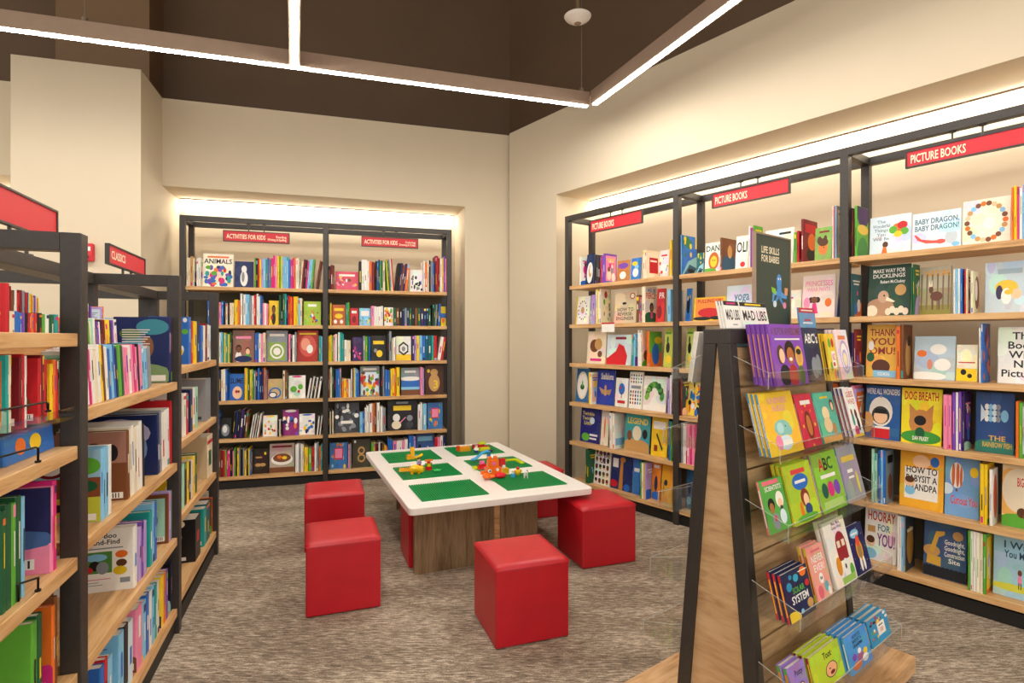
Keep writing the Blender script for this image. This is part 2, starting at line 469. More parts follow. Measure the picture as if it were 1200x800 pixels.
# ---------------------------------------------------------------- hanging and standing signs
def lettering(m_, s, x0, x1, z0, z1, y, c=None, align='c', m=0, sgn=-1):
    lines = s.split('|'); n = len(lines); lh = (z1 - z0) / n
    for i, ln in enumerate(lines):
        vs_, fs, wd = glyphs(ln)
        if not vs_: continue
        hh = lh * (.78 if n > 1 else .9) / .72; sx = min(hh, (x1 - x0) / wd)
        base = z1 - lh * (i + 1) + lh * (.12 if n > 1 else .05)
        W = wd * sx
        ox = x0 if align == 'l' else (x1 - W if align == 'r' else (x0 + x1 - W) / 2)
        o = len(m_.v)
        if sgn < 0:
            m_.v += [(ox + a * sx, y, base + b_ * hh) for a, b_ in vs_]
            for f in fs: m_.face([o + k for k in f], c, m)
        else:
            m_.v += [(-(ox + a * sx), y, base + b_ * hh) for a, b_ in vs_]
            for f in fs: m_.face([o + k for k in f], c, m)
def sign(fr, label, t0, t1, z0, z1, d, texts, rods, grp, up=True, rail=2.65):
    th = thing('hanging_sign' if up else 'shelf_top_sign', label, 'sign', fr.at(t0, d, z0), grp)
    W, Hh = t1 - t0, z1 - z0
    m_ = MB(); m_.box(.008, W - .008, -.006, .006, .008, Hh - .008); pn = m_.build('sign_panel', M['signred'], th)
    m_ = MB()
    m_.box(0, W, -.011, .011, 0, .008); m_.box(0, W, -.011, .011, Hh - .008, Hh); m_.box(0, .008, -.011, .011, .008, Hh - .008); m_.box(W - .008, W, -.011, .011, .008, Hh - .008)
    m_.build('sign_frame', M['black'], th)
    for s, a, b_, c, e, al in texts:
        m_ = MB(); lettering(m_, s, a * W, b_ * W, c * Hh, e * Hh, -.0068, align=al); m_.build('lettering', M['signwhite'], pn)
    for r in rods:
        m_ = MB()
        if up: m_.cyl(r - t0, 0, Hh, rail - z0, .005, 8); m_.cyl(r - t0, 0, rail - z0 - .006, rail - z0, .018, 12)
        else: m_.cyl(r - t0, 0, rail - z0, 0, .007, 8); m_.cyl(r - t0, 0, rail - z0, rail - z0 + .006, .022, 12)
        m_.build('hanging_rod' if up else 'support_rod', M['black'], th)
G1 = 'red signs hanging from the wall shelving'
dS = .025
for px0, px1, y0, y1, rods, lb in ((692, 753, 259, 273.5, (715.5, 729), 'red picture books sign over the bay nearest the room corner'),
                                  (835, 926, 227.5, 244.5, (868, 888), 'red picture books sign over the middle bay, above the dark green board'),
                                  (1061.5, None, 178, 198, (1116, 1151.5), 'red picture books sign over the bay holding the white square book')):
    t0 = RT.t(px0, dS); t1 = RT.t(px1, dS) if px1 else t0 + (RT.t(926, dS) - RT.t(835, dS))
    z1 = RT.z(px0, y0, dS); z0 = RT.z(px0, y1, dS)
    sign(RT, lb, t0, t1, z0, z1, dS, [('PICTURE BOOKS', .045, .48, .22, .76, 'l')], [RT.t(q, dS) for q in rods], G1)
for px0, px1, y0, y1, rods, lb, sm in ((261.5, 339.5, 269.5, 282.5, (291.5, 309.5), 'red activities for kids sign over the bay with the animals book', 'Reading|Writing & Spelling'),
                                      (423.5, 490, 276.5, 288.5, (449.5, 464.5), 'red activities for kids sign over the bay next to the room corner', 'Coloring|Drawing & Crafts')):
    t0, t1 = BK.t(px0, dS), BK.t(px1, dS)
    sign(BK, lb, t0, t1, BK.z(px0, y1, dS), BK.z(px0, y0, dS), dS, [('ACTIVITIES FOR KIDS', .05, .63, .26, .72, 'l'), (sm, .66, .95, .2, .72, 'r')], [BK.t(q, dS) for q in rods], G1)
dg = .42 - .0275
tA = GO.t(65, dg); tm = GO.t(21, dg)
sign(GO, 'big red sign on two rods over the nearest gondola bay, seen from behind without words', 2 * tm - tA, tA, GO.z(65, 284, dg), GO.z(65, 252.5, dg) + .02, dg, [], [GO.t(11, dg), GO.t(31, dg)], 'red signs standing on the gondola', False, 1.82)
t0, t1 = GO.t(125.5, dg), GO.t(168.5, dg)
sign(GO, 'small red classics sign on two rods in front of the beige column', t0, t1, GO.z(125.5, 309, dg), GO.z(125.5, 284.5, dg), dg, [('CLASSICS', .07, .42, .3, .74, 'l')], [GO.t(144, dg), GO.t(153.5, dg)], 'red signs standing on the gondola', False, 1.82)

# fire alarm call point on the column
tx = BK.t(102.5, -.55); zz = BK.z(102.5, 296, -.55)
th = thing('fire_alarm_pull', 'small red fire alarm pull station with white label on the beige column', 'fire alarm', BK.at(tx, -.55, zz))
m_ = MB(); m_.box(-.055, .055, -.05, 0, -.075, .075); m_.build('housing', M['signred'], th, .008)
m_ = MB(); m_.box(-.04, .04, -.054, -.05, .01, .045); m_.build('label_plate', M['white'], th)
m_ = MB(); m_.box(-.03, .03, -.062, -.05, -.05, -.03); m_.build('pull_handle', M['black'], th, .003)

# ---------------------------------------------------------------- books
R_ = random.Random(7)
def clampu(v): return max(.004, min(.996, v))
def draw(m_, art, w, h, t, side):
    """flat printed shapes on the front (side -1) or back (+1) cover; u, v run 0..1"""
    k = 0
    for op in art:
        k += 1
        y = side * (t / 2 + .00012 + .000012 * k)
        X = lambda u: (clampu(u) - .5) * w * (1 if side < 0 else -1)
        def poly(pts, c):
            o = len(m_.v); m_.v += [(X(u), y, clampu(v) * h) for u, v in pts]; m_.face([o + i for i in range(len(pts))], c)
        if op[0] == 'r': _, a, b_, c_, d_, c = op; poly([(a, b_), (c_, b_), (c_, d_), (a, d_)], c)
        elif op[0] == 'e':
            _, u, v, ru, rv, c = op; n = 18
            poly([(u + ru * math.cos(6.2832 * i / n), v + rv * math.sin(6.2832 * i / n)) for i in range(n)], c)
        elif op[0] == 'p': poly(op[2], op[1])
        elif op[0] == 't':
            _, s, a, b_, c_, d_, c = op
            lettering(m_, s, (a - .5) * w, (c_ - .5) * w, b_ * h, d_ * h, y, c, sgn=side)
def book(name, label, grp, mat, w, h, t, col, front=None, back=None, bands=None, parts=True, cat='book'):
    ct = min(.0022, t * .16); st = min(.003, t * .3); r = min(.004, t * .3)
    pts = [(-w / 2 + r, -t / 2), (w / 2, -t / 2), (w / 2, -t / 2 + ct), (-w / 2 + st, -t / 2 + ct), (-w / 2 + st, t / 2 - ct), (w / 2, t / 2 - ct), (w / 2, t / 2), (-w / 2 + r, t / 2), (-w / 2, t / 2 - r), (-w / 2, -t / 2 + r)]
    m_ = MB(); m_.prism(pts, 0, h, col)
    if front and w * h > .012:
        # printed background texture: soft blotches in neighbouring tints of the cover colour, and small specks
        cc = colr(col); Rb = random.Random(int(w * 1e5) + int(h * 1e5))
        tint = lambda: tuple(min(1, max(.01, x * Rb.uniform(.78, 1.22) + Rb.uniform(0, .02))) for x in cc[:3]) + (1,)
        bg = [('e', Rb.random(), Rb.random(), Rb.uniform(.08, .3), Rb.uniform(.06, .22), tint()) for _ in range(9)]
        bg += [('e', Rb.random(), Rb.random(), .012, .011, tint()) for _ in range(14)]
        front = bg + list(front)
    if front: draw(m_, front, w, h, t, -1)
    if back: draw(m_, back, w, h, t, 1)
    if bands:
        yy = t / 2 - r
        for a, b_, f, c in bands:
            o = len(m_.v); x = -w / 2 - .0004 - .0002 * (f < 1)
            m_.v += [(x, yy * f, a * h), (x, -yy * f, a * h), (x, -yy * f, b_ * h), (x, yy * f, b_ * h)]; m_.face([o, o + 1, o + 2, o + 3], c)
    px = (-w / 2 + st, w / 2 - .004, -t / 2 + ct, t / 2 - ct, .003, h - .0035)
    if parts:
        th = thing(name, label, cat, mat, grp)
        m_.build('cover', M['print'], th)
        q = MB(); q.box(*px); q.build('pages', M['paper'], th)
    else:
        m_.box(*px, (.80, .74, .63, 1))
        th = m_.build(name, M['print']); th.matrix_world = mat; tag(th, label, cat, grp)
    return th
ORD = 'first second third fourth fifth sixth seventh eighth ninth tenth eleventh twelfth thirteenth fourteenth fifteenth sixteenth seventeenth eighteenth nineteenth twentieth twenty-first twenty-second twenty-third twenty-fourth twenty-fifth twenty-sixth twenty-seventh twenty-eighth twenty-ninth thirtieth'.split() + ['thirty-%s' % q for q in 'first second third fourth fifth sixth seventh eighth ninth'.split()] + ['fortieth'] + ['forty-%s' % q for q in 'first second third fourth fifth sixth seventh eighth ninth'.split()]
CON = dict(w='bkrgP', k='wyroc', r='wyk', R='yw', o='wkb', y='krbP', g='wyk', G='wy', t='wy', b='wyc', B='wyc', c='wbk', p='wPv', P='wy', v='wyp', V='wpy', l='Vwk', n='wye', e='nrkG', s='wkr', m='Gk', d='wy', T='wy', h='nk', a='nw', u='bn', q='gn', x='bP', z='ey')
LIGHTS = 'wyocpmhex'
def rnd_cover(bg, back=False):
    """an abstract printed scene in colours that go with the cover; wordless"""
    R = R_; P = list('roygtbBcpPvlnewsmh'); c = lambda: R.choice(P)
    a = []
    if R.random() < .6: a.append(('e', R.random(), .02, .7, R.uniform(.12, .4), c()))
    if R.random() < .35: a.append(('r', .07, .07, .93, .93, R.choice(LIGHTS)))
    for _ in range(R.randint(2, 5)):
        u, v, s = R.uniform(.2, .8), R.uniform(.15, .65), R.uniform(.05, .2)
        a.append(('e', u, v, s, s * .9, c()))
        if R.random() < .6: a.append(('e', u, v + s * 1.1, s * .55, s * .5, R.choice('hnew')))
    t = R.choice(CON.get(bg, 'wk')); v = R.uniform(.78, .88)
    if not back:
        a += [('r', .16, v, .84, v + .035, t), ('r', .24, v - .07, .76, v - .035, t)]
    else:
        for i in range(R.randint(3, 6)): a.append(('r', .12, .86 - i * .05, .12 + R.uniform(.4, .7), .875 - i * .05, t))
        a.append(('r', .68, .05, .92, .15, 'w'))
        for i in range(7): a.append(('r', .70 + i * .028, .07, .712 + i * .028, .14, 'k'))
    return a
def rnd_bands(bg, t):
    R = R_; c = R.choice(CON.get(bg, 'wk')); b = []
    if R.random() < .3: z = R.choice((.02, .8, .86)); b.append((z, z + R.uniform(.06, .14), 1.0, R.choice('roygtbBcpPvwk')))
    if R.random() < .85:
        z = R.uniform(.2, .5); e = z + R.uniform(.18, .4)
        b.append((z, min(.95, e), R.uniform(.25, .5), c))
    return b
def row(fr, z, ph, grp, items, df=.07, ds=.03, end='the post', maxw=.20, side='front', near=False, tmin=-9, tmax=99, hmax=.325):
    last = tmin; anchor = None; cnt = 0; free = 0
    for it in items:
        o = it[5] if len(it) > 5 else {}
        zz = z + o.get('dz', 0)
        if it[0] == 's':
            _, x0, x1, yt, cols = it[:5]
            d = o.get('d', ds)
            t0, t1 = fr.t(x0, d), fr.t(x1, d); t0 = max(t0, last); t1 = min(max(t1, t0 + .004 * len(cols)), tmax)
            H = yt if yt < 5 else fr.z((x0 + x1) / 2, yt, d) - zz
            H = min(H, hmax)
            lean = math.radians(o.get('lean', 0))
            ws = [R_.uniform(.75, 1.25) for _ in cols]; S = sum(ws)
            if lean < 0: t0 += 0 if o.get('join') else H * math.sin(-lean) * .95; t1 = max(t1, t0 + .004 * len(cols))
            if lean > 0: t1 = max(t0 + .004 * len(cols), min(t1, tmax - H * math.sin(lean)))
            x = t0
            for i, cc in enumerate(cols):
                sp = (t1 - t0) * ws[i] / S; tk = max(.0028, sp * math.cos(lean) - .0012)
                h = H * (1 - R_.random() * o.get('j', .10)); w_ = o.get('w', min(maxw, h * R_.uniform(.72, .85)))
                cnt += 1
                pos = '%s after %s' % (ORD[cnt - 1], anchor) if anchor else '%s from %s' % (ORD[cnt - 1], end)
                nm = ('hardcover_book' if tk > .02 else 'activity_book') if not near else 'storybook' if side == 'front' else 'paperback_book'
                lb = '%s %s spine-out book, %s, %s' % ('thick' if tk > .022 else 'thin' if tk < .012 else 'slim' if tk < .015 else 'medium', NAMES[cc], pos, ph)
                sl = math.sin(lean)
                xc = x + sp / 2
                mt = fr.at(xc, d + w_ / 2, zz + abs(sl) * tk / 2 + .0005) @ Matrix.Rotation(lean, 4, 'Y') @ Matrix.Rotation(math.pi / 2, 4, 'Z')
                show = (side == 'front' and i == len(cols) - 1) or (side == 'back' and i == 0)
                fa = ba = None
                if side == 'front' and show: fa = o.get('art') if show and 'art' in o else rnd_cover(cc)
                if side == 'back' and show: ba = o.get('art') if show and 'art' in o else rnd_cover(cc, True)
                book(nm, lb, grp, mt, w_, h, tk, cc, fa, ba, rnd_bands(cc, tk), parts=near)
                x += sp
            last = x + .001 + (H * math.sin(lean) if lean > 0 else 0)
        else:
            _, x0, x1, yt, spec = it[:5]
            lb, short, col, art = spec[:4]
            d = o.get('d', df)
            t0, t1 = max(fr.t(x0, d), last), min(fr.t(x1, d), tmax)
            if t1 - t0 < .03: print('NARROW', lb, round(t1 - t0, 3), round(last, 3), fr.t(x0, d), fr.t(x1, d))
            h = yt if yt < 5 else fr.z((x0 + x1) / 2, yt, d) - zz
            h = min(h, hmax)
            W = t1 - t0 - .002; tk = o.get('tk', .012); tilt = math.radians(o.get('tilt', 5))
            if h > 3 or h < .04: print('BAD H', lb, h)
            for q in range(o.get('n', 1)):
                mt = fr.at((t0 + t1) / 2, d + tk / 2 + q * (tk + .003) / math.cos(tilt), zz + tk / 2 * math.sin(tilt) + .0005) @ Matrix.Rotation(-tilt, 4, 'X')
                l2 = lb + ', ' + ph if q == 0 else '%s copy of %s, tucked behind the front one, %s' % (ORD[q], short, ph)
                book(o.get('name', 'picture_book'), l2, grp, mt, W, h, tk, col, art if art else rnd_cover(col), None, None, parts=True)
            anchor = short; cnt = 0; last = t1 + .001
# ---- back wall
ROWS = ['top', 'second', 'third', 'fourth', 'fifth', 'bottom']
def fig(u, v, s, skin='h', hair='k', top='r'):
    return [('e', u, v + .1 * s, .13 * s, .16 * s, top), ('e', u, v + .34 * s, .12 * s, .11 * s, hair), ('e', u, v + .31 * s, .095 * s, .09 * s, skin)]
def dots(c, n, u, v, ru, rv, r=.03):
    return [('e', u + ru * math.cos(6.2832 * i / n), v + rv * math.sin(6.2832 * i / n), r, r * .8, c[i % len(c)]) for i in range(n)]
def mosaic(seed, cols, n=22, u0=.08, u1=.92, v0=.06, v1=.7, s=.09):
    R = random.Random(seed)
    return [('e', R.uniform(u0, u1), R.uniform(v0, v1), R.uniform(.4, 1) * s, R.uniform(.4, 1) * s, R.choice(cols)) for _ in range(n)]
bk = {}
bk[0, 0] = [('s', 216, 228, 300, 'eeae'), ('s', 230, 235, 301, 'ww'),
    ('f', 237, 273, 297, ('white book headed animals over a colourful creature doodle', 'the animals cover', 'q', [('r', 0.15, 0.88, 0.85, 0.93, 'o'), ('t', 'ANIMALS', .04, .70, .96, .86, 'k'), *mosaic(3, 'rPbgvtoyB', 34, .1, .9, .06, .6, .1)])),
    ('f', 274.5, 297, 306, ('navy book with a white standing figure', 'the navy cover', 'B', [('e', .5, .7, .14, .14, 'w'), ('e', .5, .35, .2, .3, 'w'), ('e', .45, .4, .08, .2, 's')])),
    ('s', 298, 317, 301, 'gkrylctvt'), ('s', 317, 327, 299, 'PPpy'), ('s', 327, 338, 300, 'gyccc'), ('s', 338, 351, 301, 'bPPowe'), ('s', 351, 366, 303, 'eRkPccg', {'lean': 5}), ('s', 366, 377, 304, 'nkoknk', {'lean': 9})]
bk[1, 0] = [('s', 384.5, 392, 309, 'kRn'), ('f', 393, 420, 318, ('coral pink wide book with small round pictures', 'the coral cover', 'e0506a', [('r', 0.15, 0.74, 0.85, 0.85, 'w'), *mosaic(5, 'wpPyn', 14)])),
    ('s', 420.5, 439, 303, 'kwwwoR'), ('s', 440, 451, 304, 'kbBgGe'), ('s', 451, 462, 303, 'gyGswr', {'lean': -4}), ('s', 463, 477, 308, 'kkVnVo', {'lean': 6}),
    ('f', 479, 495.5, 316, ('small book with black and white doodle pattern', 'the doodle cover', 'w', mosaic(8, 'kwbks', 26, s=.1))), ('s', 496, 509, 304, 'woeksb'), ('s', 510, 524, 300, 'RrRwyvp')]
bk[0, 1] = [('s', 243, 254, 350, 'bwgk'), ('s', 254.5, 262, 352, 'gpb'), ('s', 262.5, 274, 353, 'kekee'), ('s', 274.5, 281, 351, 'yyo'), ('s', 281.5, 284, 340, 'w'), ('s', 285, 300, 344, 'wccswr'), ('s', 300.5, 307, 344, 'wwb'), ('s', 307.5, 314, 354, 'pwp'),
    ('f', 314.5, 326.5, 352, ('small yellow book with a dark dancing figure', 'the small yellow cover', 'y', [*fig(.5, .1, 1.6, 'n', 'k', 'k'), ('e', .3, .3, .1, .1, 'r')])),
    ('s', 327, 337, 342, 'GkGtB'), ('s', 337.5, 340, 343, 'r'), ('s', 340, 354, 346, 'oryyyce'),
    ('f', 355.5, 376, 353, ('lime green activity book with small vehicles', 'the lime cover', 'a8c83c', [('r', 0.25, 0.78, 0.75, 0.88, 'w'), *mosaic(11, 'roywb', 12, .15, .85, .1, .6)]))]
bk[1, 1] = [('s', 384.5, 388.5, 353, 'ky'), ('f', 389, 405, 357, ('brown and orange book with round faces along the bottom', 'the brown cover', 'c4622a', [('r', 0.15, 0.70, 0.85, 0.84, 'y'), ('e', .25, .18, .12, .1, 'w'), ('e', .7, .18, .12, .1, 'w'), ('e', .5, .45, .3, .12, 'y')])),
    ('s', 405.5, 409.5, 354, 'tg'), ('f', 410, 420, 361, ('small plain red book', 'the small red cover', 'r', [('r', .2, .7, .8, .85, 'w'), ('e', .5, .35, .25, .2, 'R')])),
    ('f', 421, 434.5, 361, ('small pale blue book with white panel', 'the pale blue cover', 'c', [('r', .15, .55, .85, .85, 'w'), *mosaic(4, 'gby', 9, v1=.45)])),
    ('s', 435, 449, 358, 'pwwww'), ('f', 450, 461, 360, ('small patchwork red and green book', 'the patchwork cover', 'w', mosaic(6, 'rgoy', 22, s=.14, v1=.9))),
    ('s', 461.5, 505, 361, 'GnkBsBGknGVBkG', {'j': .01}), ('s', 505.5, 515.5, 355, 'kGskb', {'lean': 3}), ('f', 516.5, 523.5, 359, ('narrow yellow book with blue band', 'the yellow-blue cover', 'y', [('r', 0, .4, 1, .65, 'b'), ('e', .5, .3, .3, .14, 'o')]))]
bk[0, 2] = [('s', 243, 256, 388, 'ykct'), ('s', 256.5, 271, 389, 'wctytyG'), ('f', 271.5, 298, 386, ('brown pink book showing two children heads', 'the children cover', '9b6a5c', [('r', 0.15, 0.73, 0.85, 0.81, 'p'), *fig(.28, .05, 1.1, 'n', 'k', 'w'), *fig(.7, .02, 1.0, 'h', 'z', 'g'), ('e', .5, .1, .4, .1, 'B')])),
    ('s', 298.5, 311, 389, 'bbwpe'), ('f', 311.5, 337, 387, ('grey book with green panel and white rings', 'the ringed green cover', 's', [('r', .1, .05, .9, .62, '8aac4c'), ('e', .5, .33, .33, .24, 'w'), ('e', .5, .33, .25, .18, '8aac4c'), ('e', .5, .33, .17, .12, 'w'), ('r', 0.15, 0.81, 0.85, 0.89, 'w')])),
    ('s', 338, 347.5, 389, 'pkws'), ('f', 348, 373, 387, ('red book with glowing nebula swirls', 'the red nebula cover', 'b02a22', [('e', .5, .5, .4, .35, 'd0564a'), ('e', .4, .55, .22, .2, 'e89a80'), ('e', .6, .4, .15, .14, 'w'), ('r', .1, .86, .9, .92, 'y')])), ('s', 373.5, 378, 391, 'tc')]
bk[1, 2] = [('s', 384.5, 395, 391, 'yygpw'), ('s', 396, 403, 388, 'wtt'), ('s', 403.5, 411, 397, 'wee'), ('f', 412.5, 425, 395, ('small dark purple book with swirling print', 'the dark purple cover', 'V', mosaic(9, 'Pvpn', 14))),
    ('s', 425.5, 434, 392, 'sgGb'), ('f', 434.5, 453, 393, ('black book with yellow lettering and blob', 'the black-yellow cover', 'k', [('r', 0.15, 0.65, 0.85, 0.79, 'y'), ('e', .55, .28, .2, .14, 'y'), ('e', .3, .4, .1, .08, 's')])),
    ('s', 453.5, 459, 388, 'ks'), ('s', 459.5, 463.5, 394, 'ew'), ('f', 464, 482, 394, ('white book with yellow base and hexagon', 'the hexagon cover', 'w', [('r', 0, 0, 1, .25, 'y'), ('p', 'k', [(.5, .2), (.82, .35), (.82, .62), (.5, .78), (.18, .62), (.18, .35)]), ('p', 'w', [(.5, .28), (.74, .4), (.74, .58), (.5, .7), (.26, .58), (.26, .4)]), ('e', .5, .48, .12, .1, 's')])),
    ('s', 483, 512, 393, 'VlycbTTtr', {'j': .01, 'white_top': 1}), ('s', 512.5, 520, 394, 'wr', {'lean': 9})]
bk[0, 3] = [('s', 243, 256, 431, 'kobB'), ('s', 256.5, 266.5, 430, 'Bewb'), ('f', 268, 286, 438, ('blue book with a round pink face below lettering', 'the slime cover', 'b', [('t', 'SLIME', .08, .62, .95, .85, 'k'), ('e', .55, .28, .32, .24, 'h'), ('e', .5, .32, .1, .06, 'r'), ('e', .65, .32, .06, .05, 'k')])),
    ('s', 286.5, 297, 430, 'yyGyg'), ('s', 297.5, 312.5, 430, 'sBbBBos'), ('f', 313.5, 331, 444, ('low beige book with blue looping rings', 'the looped rings cover', 'c9b27c', [('e', .5, .3, .42, .28, 'b'), ('e', .5, .3, .32, .2, 'c9b27c'), ('e', .35, .2, .3, .16, 'B'), ('e', .35, .2, .22, .11, 'w')])),
    ('s', 331.5, 336.5, 433, 'en'), ('f', 338, 358, 440, ('white carry-handle activity pack with green and red pictures', 'the green pack', 'w', [('e', .5, .95, .3, .04, 'P'), ('e', .3, .4, .2, .14, 'g'), ('e', .7, .5, .15, .12, 'g'), ('e', .5, .2, .2, .1, 'm'), ('e', .6, .3, .08, .07, 'r')]), {'name': 'activity_pack'}),
    ('s', 359.5, 374, 441, 'wkwkwkw', {'lean': 9})]
bk[1, 3] = [('s', 384.5, 391, 426, 'neG'), ('s', 391.5, 400, 427, 'kbbs'), ('s', 400.5, 411, 442, 'oyoe'), ('s', 411.5, 421, 431, 'wkycbb'), ('f', 422, 445, 429, ('busy comic book crowded with coloured figures', 'the comic cover', 's', [('r', .05, .05, .95, .8, 'x'), ('r', 0.15, 0.86, 0.85, 0.93, 'w'), *mosaic(12, 'bryokgnB', 40, v1=.78, s=.11)])),
    ('s', 446, 450.5, 424, 'ks'), ('s', 451, 457, 432, 'bb'), ('s', 457.5, 464, 431, 'yyo'), ('s', 464.5, 468.5, 424, 'y'), ('f', 470, 492, 431, ('photo book of a blue lake under grey sky', 'the lake cover', 's', [('r', 0, .3, 1, .55, 'b'), ('r', 0, .2, 1, .3, 'c'), ('r', 0, 0, 1, .2, 'n'), ('e', .5, .6, .6, .08, 'w'), ('r', .2, .82, .8, .9, 'w')])),
    ('s', 492.5, 497, 430, 'pl'), ('f', 498, 520, 427, ('dark brown book with a gold creature shape', 'the brown-gold cover', '4a2412', [('e', .5, .4, .3, .3, 'a'), ('e', .5, .75, .2, .12, 'a'), ('t', '3', .42, .2, .75, .5, 'y'), ('e', .2, .8, .08, .06, 'y')]))]
bk[0, 4] = [('s', 243, 256, 482, 'rkyb'), ('f', 257, 271, 490, ('dark book showing a white cat-like shape', 'the dark shape cover', 'k', [('e', .5, .4, .35, .3, 's'), ('e', .45, .45, .2, .18, 'w')])),
    ('s', 271.5, 289, 480, 'kBkVkn', {'lean': 5}), ('s', 290, 302, 484, 'wkwkwkw', {'lean': 9}), ('f', 305, 325, 487, ('white and orange carry-handle activity pack', 'the orange pack', 'w', [('e', .5, .95, .32, .04, 'y'), *mosaic(14, 'oryg', 14)]), {'name': 'activity_pack'}),
    ('s', 325.5, 330.5, 492, 'kwk'), ('f', 331, 350, 480, ('tall purple carry-handle activity pack with round faces', 'the purple pack', '8e2a7c', [('e', .5, .94, .36, .05, 'w'), *mosaic(15, 'bvwoB', 14, s=.13)]), {'name': 'activity_pack'}),
    ('f', 350.5, 369, 485, ('white and blue carry-handle activity pack', 'the blue pack', 'w', [('e', .5, .95, .32, .04, 'b'), *mosaic(16, 'bcyB', 14, s=.12)]), {'name': 'activity_pack'}), ('s', 369.5, 376, 486, 'kwkw', {'lean': 6})]
bk[1, 4] = [('s', 384.5, 391, 480, 'keke'), ('f', 392, 421, 472, ('large grey photo book with dark machinery', 'the grey photo cover', '3c4048', [*mosaic(17, 'skdsw', 26, v1=.9, s=.1), ('r', .25, .3, .75, .4, 'w')])),
    ('s', 421.5, 427, 481, 'cb'), ('s', 427.5, 432, 475, 'ww'), ('s', 432.5, 436.5, 467, 'w'), ('s', 437, 441, 470, 'on'), ('s', 441.5, 445, 466, 'w'), ('s', 445.5, 452, 475, 'ws'),
    ('f', 454, 489, 467, ('large black space book with two pale helmeted shapes', 'the black space cover', '15161c', [('r', .2, .66, .8, .82, 'y'), ('e', .3, .42, .12, .13, 'w'), ('e', .3, .18, .16, .14, 'e'), ('e', .75, .4, .1, .1, 's'), ('e', .75, .18, .12, .12, 'd'), ('p', 'p', [(.4, .25), (.42, .22), (.62, .42), (.6, .44)]), ('r', .3, .88, .7, .95, 's')])),
    ('s', 490, 495, 471, 'ww'), ('s', 495.5, 500, 472, 'c'), ('f', 501, 519, 472, ('blue patterned book with a red framed panel, above the table', 'the red panel cover', '3a78b8', [*mosaic(18, 'cygbo', 20, v1=.95), ('r', .25, .4, .75, .8, 'r'), ('r', .3, .44, .7, .76, 'p')]))]
bk[0, 5] = [('s', 243, 256, 530, 'Rnkg'), ('s', 256.5, 272, 526, 'nRrgPPk'), ('s', 272.5, 284, 525, 'pgkysk'), ('s', 284.5, 294.5, 525, 'sykyb'), ('f', 295.5, 314.5, 526, ('dark brown book with a gold curled moustache', 'the moustache cover', '2a1810', [('e', .36, .35, .2, .07, 'a'), ('e', .64, .35, .2, .07, 'a'), ('e', .8, .8, .07, .06, 'y'), ('r', .2, .62, .6, .68, 'a')])),
    ('f', 315.5, 345, 520, ('large cookbook with a bowl of food', 'the cookbook', 'b8a898', [('r', .1, .86, .9, .93, 'R'), ('e', .5, .45, .44, .2, 'w'), ('e', .5, .5, .36, .15, 'n'), ('e', .4, .53, .1, .06, 'o'), ('e', .6, .5, .1, .06, 'y'), ('r', 0, 0, 1, .18, 'n')])),
    ('s', 346, 356, 518, 'wwswe'), ('s', 356.5, 361, 523, 'yy'), ('s', 361.5, 368, 523, 'gr'), ('s', 368.5, 373.5, 516, 'ws'), ('s', 374, 378, 521, 'ot')]
bk[1, 5] = [('f', 386, 407.5, 519, ('blue patterned book with a red framed panel, near the floor', 'the red panel cover', '3a78b8', [*mosaic(19, 'cygbo', 20, v1=.95), ('r', .25, .35, .75, .8, 'r'), ('r', .3, .4, .7, .76, 'p')])),
    ('s', 408, 412, 520, 'ps'), ('f', 413, 434, 515, ('dark olive book with a curled figure eight ornament', 'the figure eight cover', '4a4434', [('e', .5, .6, .2, .14, 'a'), ('e', .5, .6, .12, .08, '4a4434'), ('e', .5, .33, .22, .15, 'a'), ('e', .5, .33, .14, .09, '4a4434'), ('e', .15, .92, .06, .05, 'w')])),
    ('s', 435, 450, 518, 'gyRkwkn'), ('s', 450.5, 454, 521, 'yo'), ('s', 454.5, 460, 512, 'bb'), ('s', 460.5, 478, 514, 'pwwpw'), ('s', 479, 487, 509, 'bbl'),
    ('f', 487.5, 509, 508, ('blue book with dark red geometric shapes, behind the table', 'the geometric cover', '3c5c9c', [*mosaic(20, 'Rwks', 20, v1=.6), ('r', .1, .75, .9, .9, 'c')])), ('s', 510, 522, 510, 'rpwB')]
ZB = list(reversed(SH))
for (b_, r_), items in bk.items():
    nm = ('back-wall bay beside the gondola', 'back-wall bay near the corner')[b_]
    ph = '%s shelf, %s' % (ROWS[r_], ('back-wall bay one', 'back-wall corner bay')[b_])
    ph = '%s shelf, %s' % (ROWS[r_], ('back-wall gondola-side bay', 'back-wall corner bay')[b_])
    row(BK, ZB[r_], ph, 'books on the %s shelf of the %s' % (ROWS[r_], nm), items, df=.07, ds=.03, end='its post',
        tmin=(.052, 1.372)[b_], tmax=(1.318, 2.618)[b_], hmax=.5 if r_ == 0 else .325)

# ---- picture book wall
def leafy(seed, n=26): return [('e', .5 + .3 * math.cos(a) + R0.uniform(-.04, .04), .38 + .38 * math.sin(a), .09, .09, R0.choice(['2f7d32', '4c9a3a', '7ab648', '1d5c2a'])) for R0 in [random.Random(seed)] for a in [math.pi * i / n for i in range(n + 1)]]
def waves(c, n=4): return [('e', .25 * i, .02, .22, .16 + .05 * (i % 2), c) for i in range(n + 1)]
def mountain(c): return [('p', c, [(0, 0), (1, 0), (1, .3), (.75, .45), (.5, .25), (.25, .5), (0, .3)])]
A_forest = [('e', .3, .85, .25, .13, '3c7c48'), *mosaic(21, ['2f7d5a', 'y', '58a070'], 12, .1, .6, .5, .95), ('p', '8cc4c8', [(0, 0), (1, 0), (1, .5), (.4, .35)]), ('p', '2c5a78', [(.1, 0), (.7, .0), (1, .2), (.5, .28)]), ('e', .6, .12, .22, .05, 'k'), ('r', .9, .7, 1, 1, 'y')]
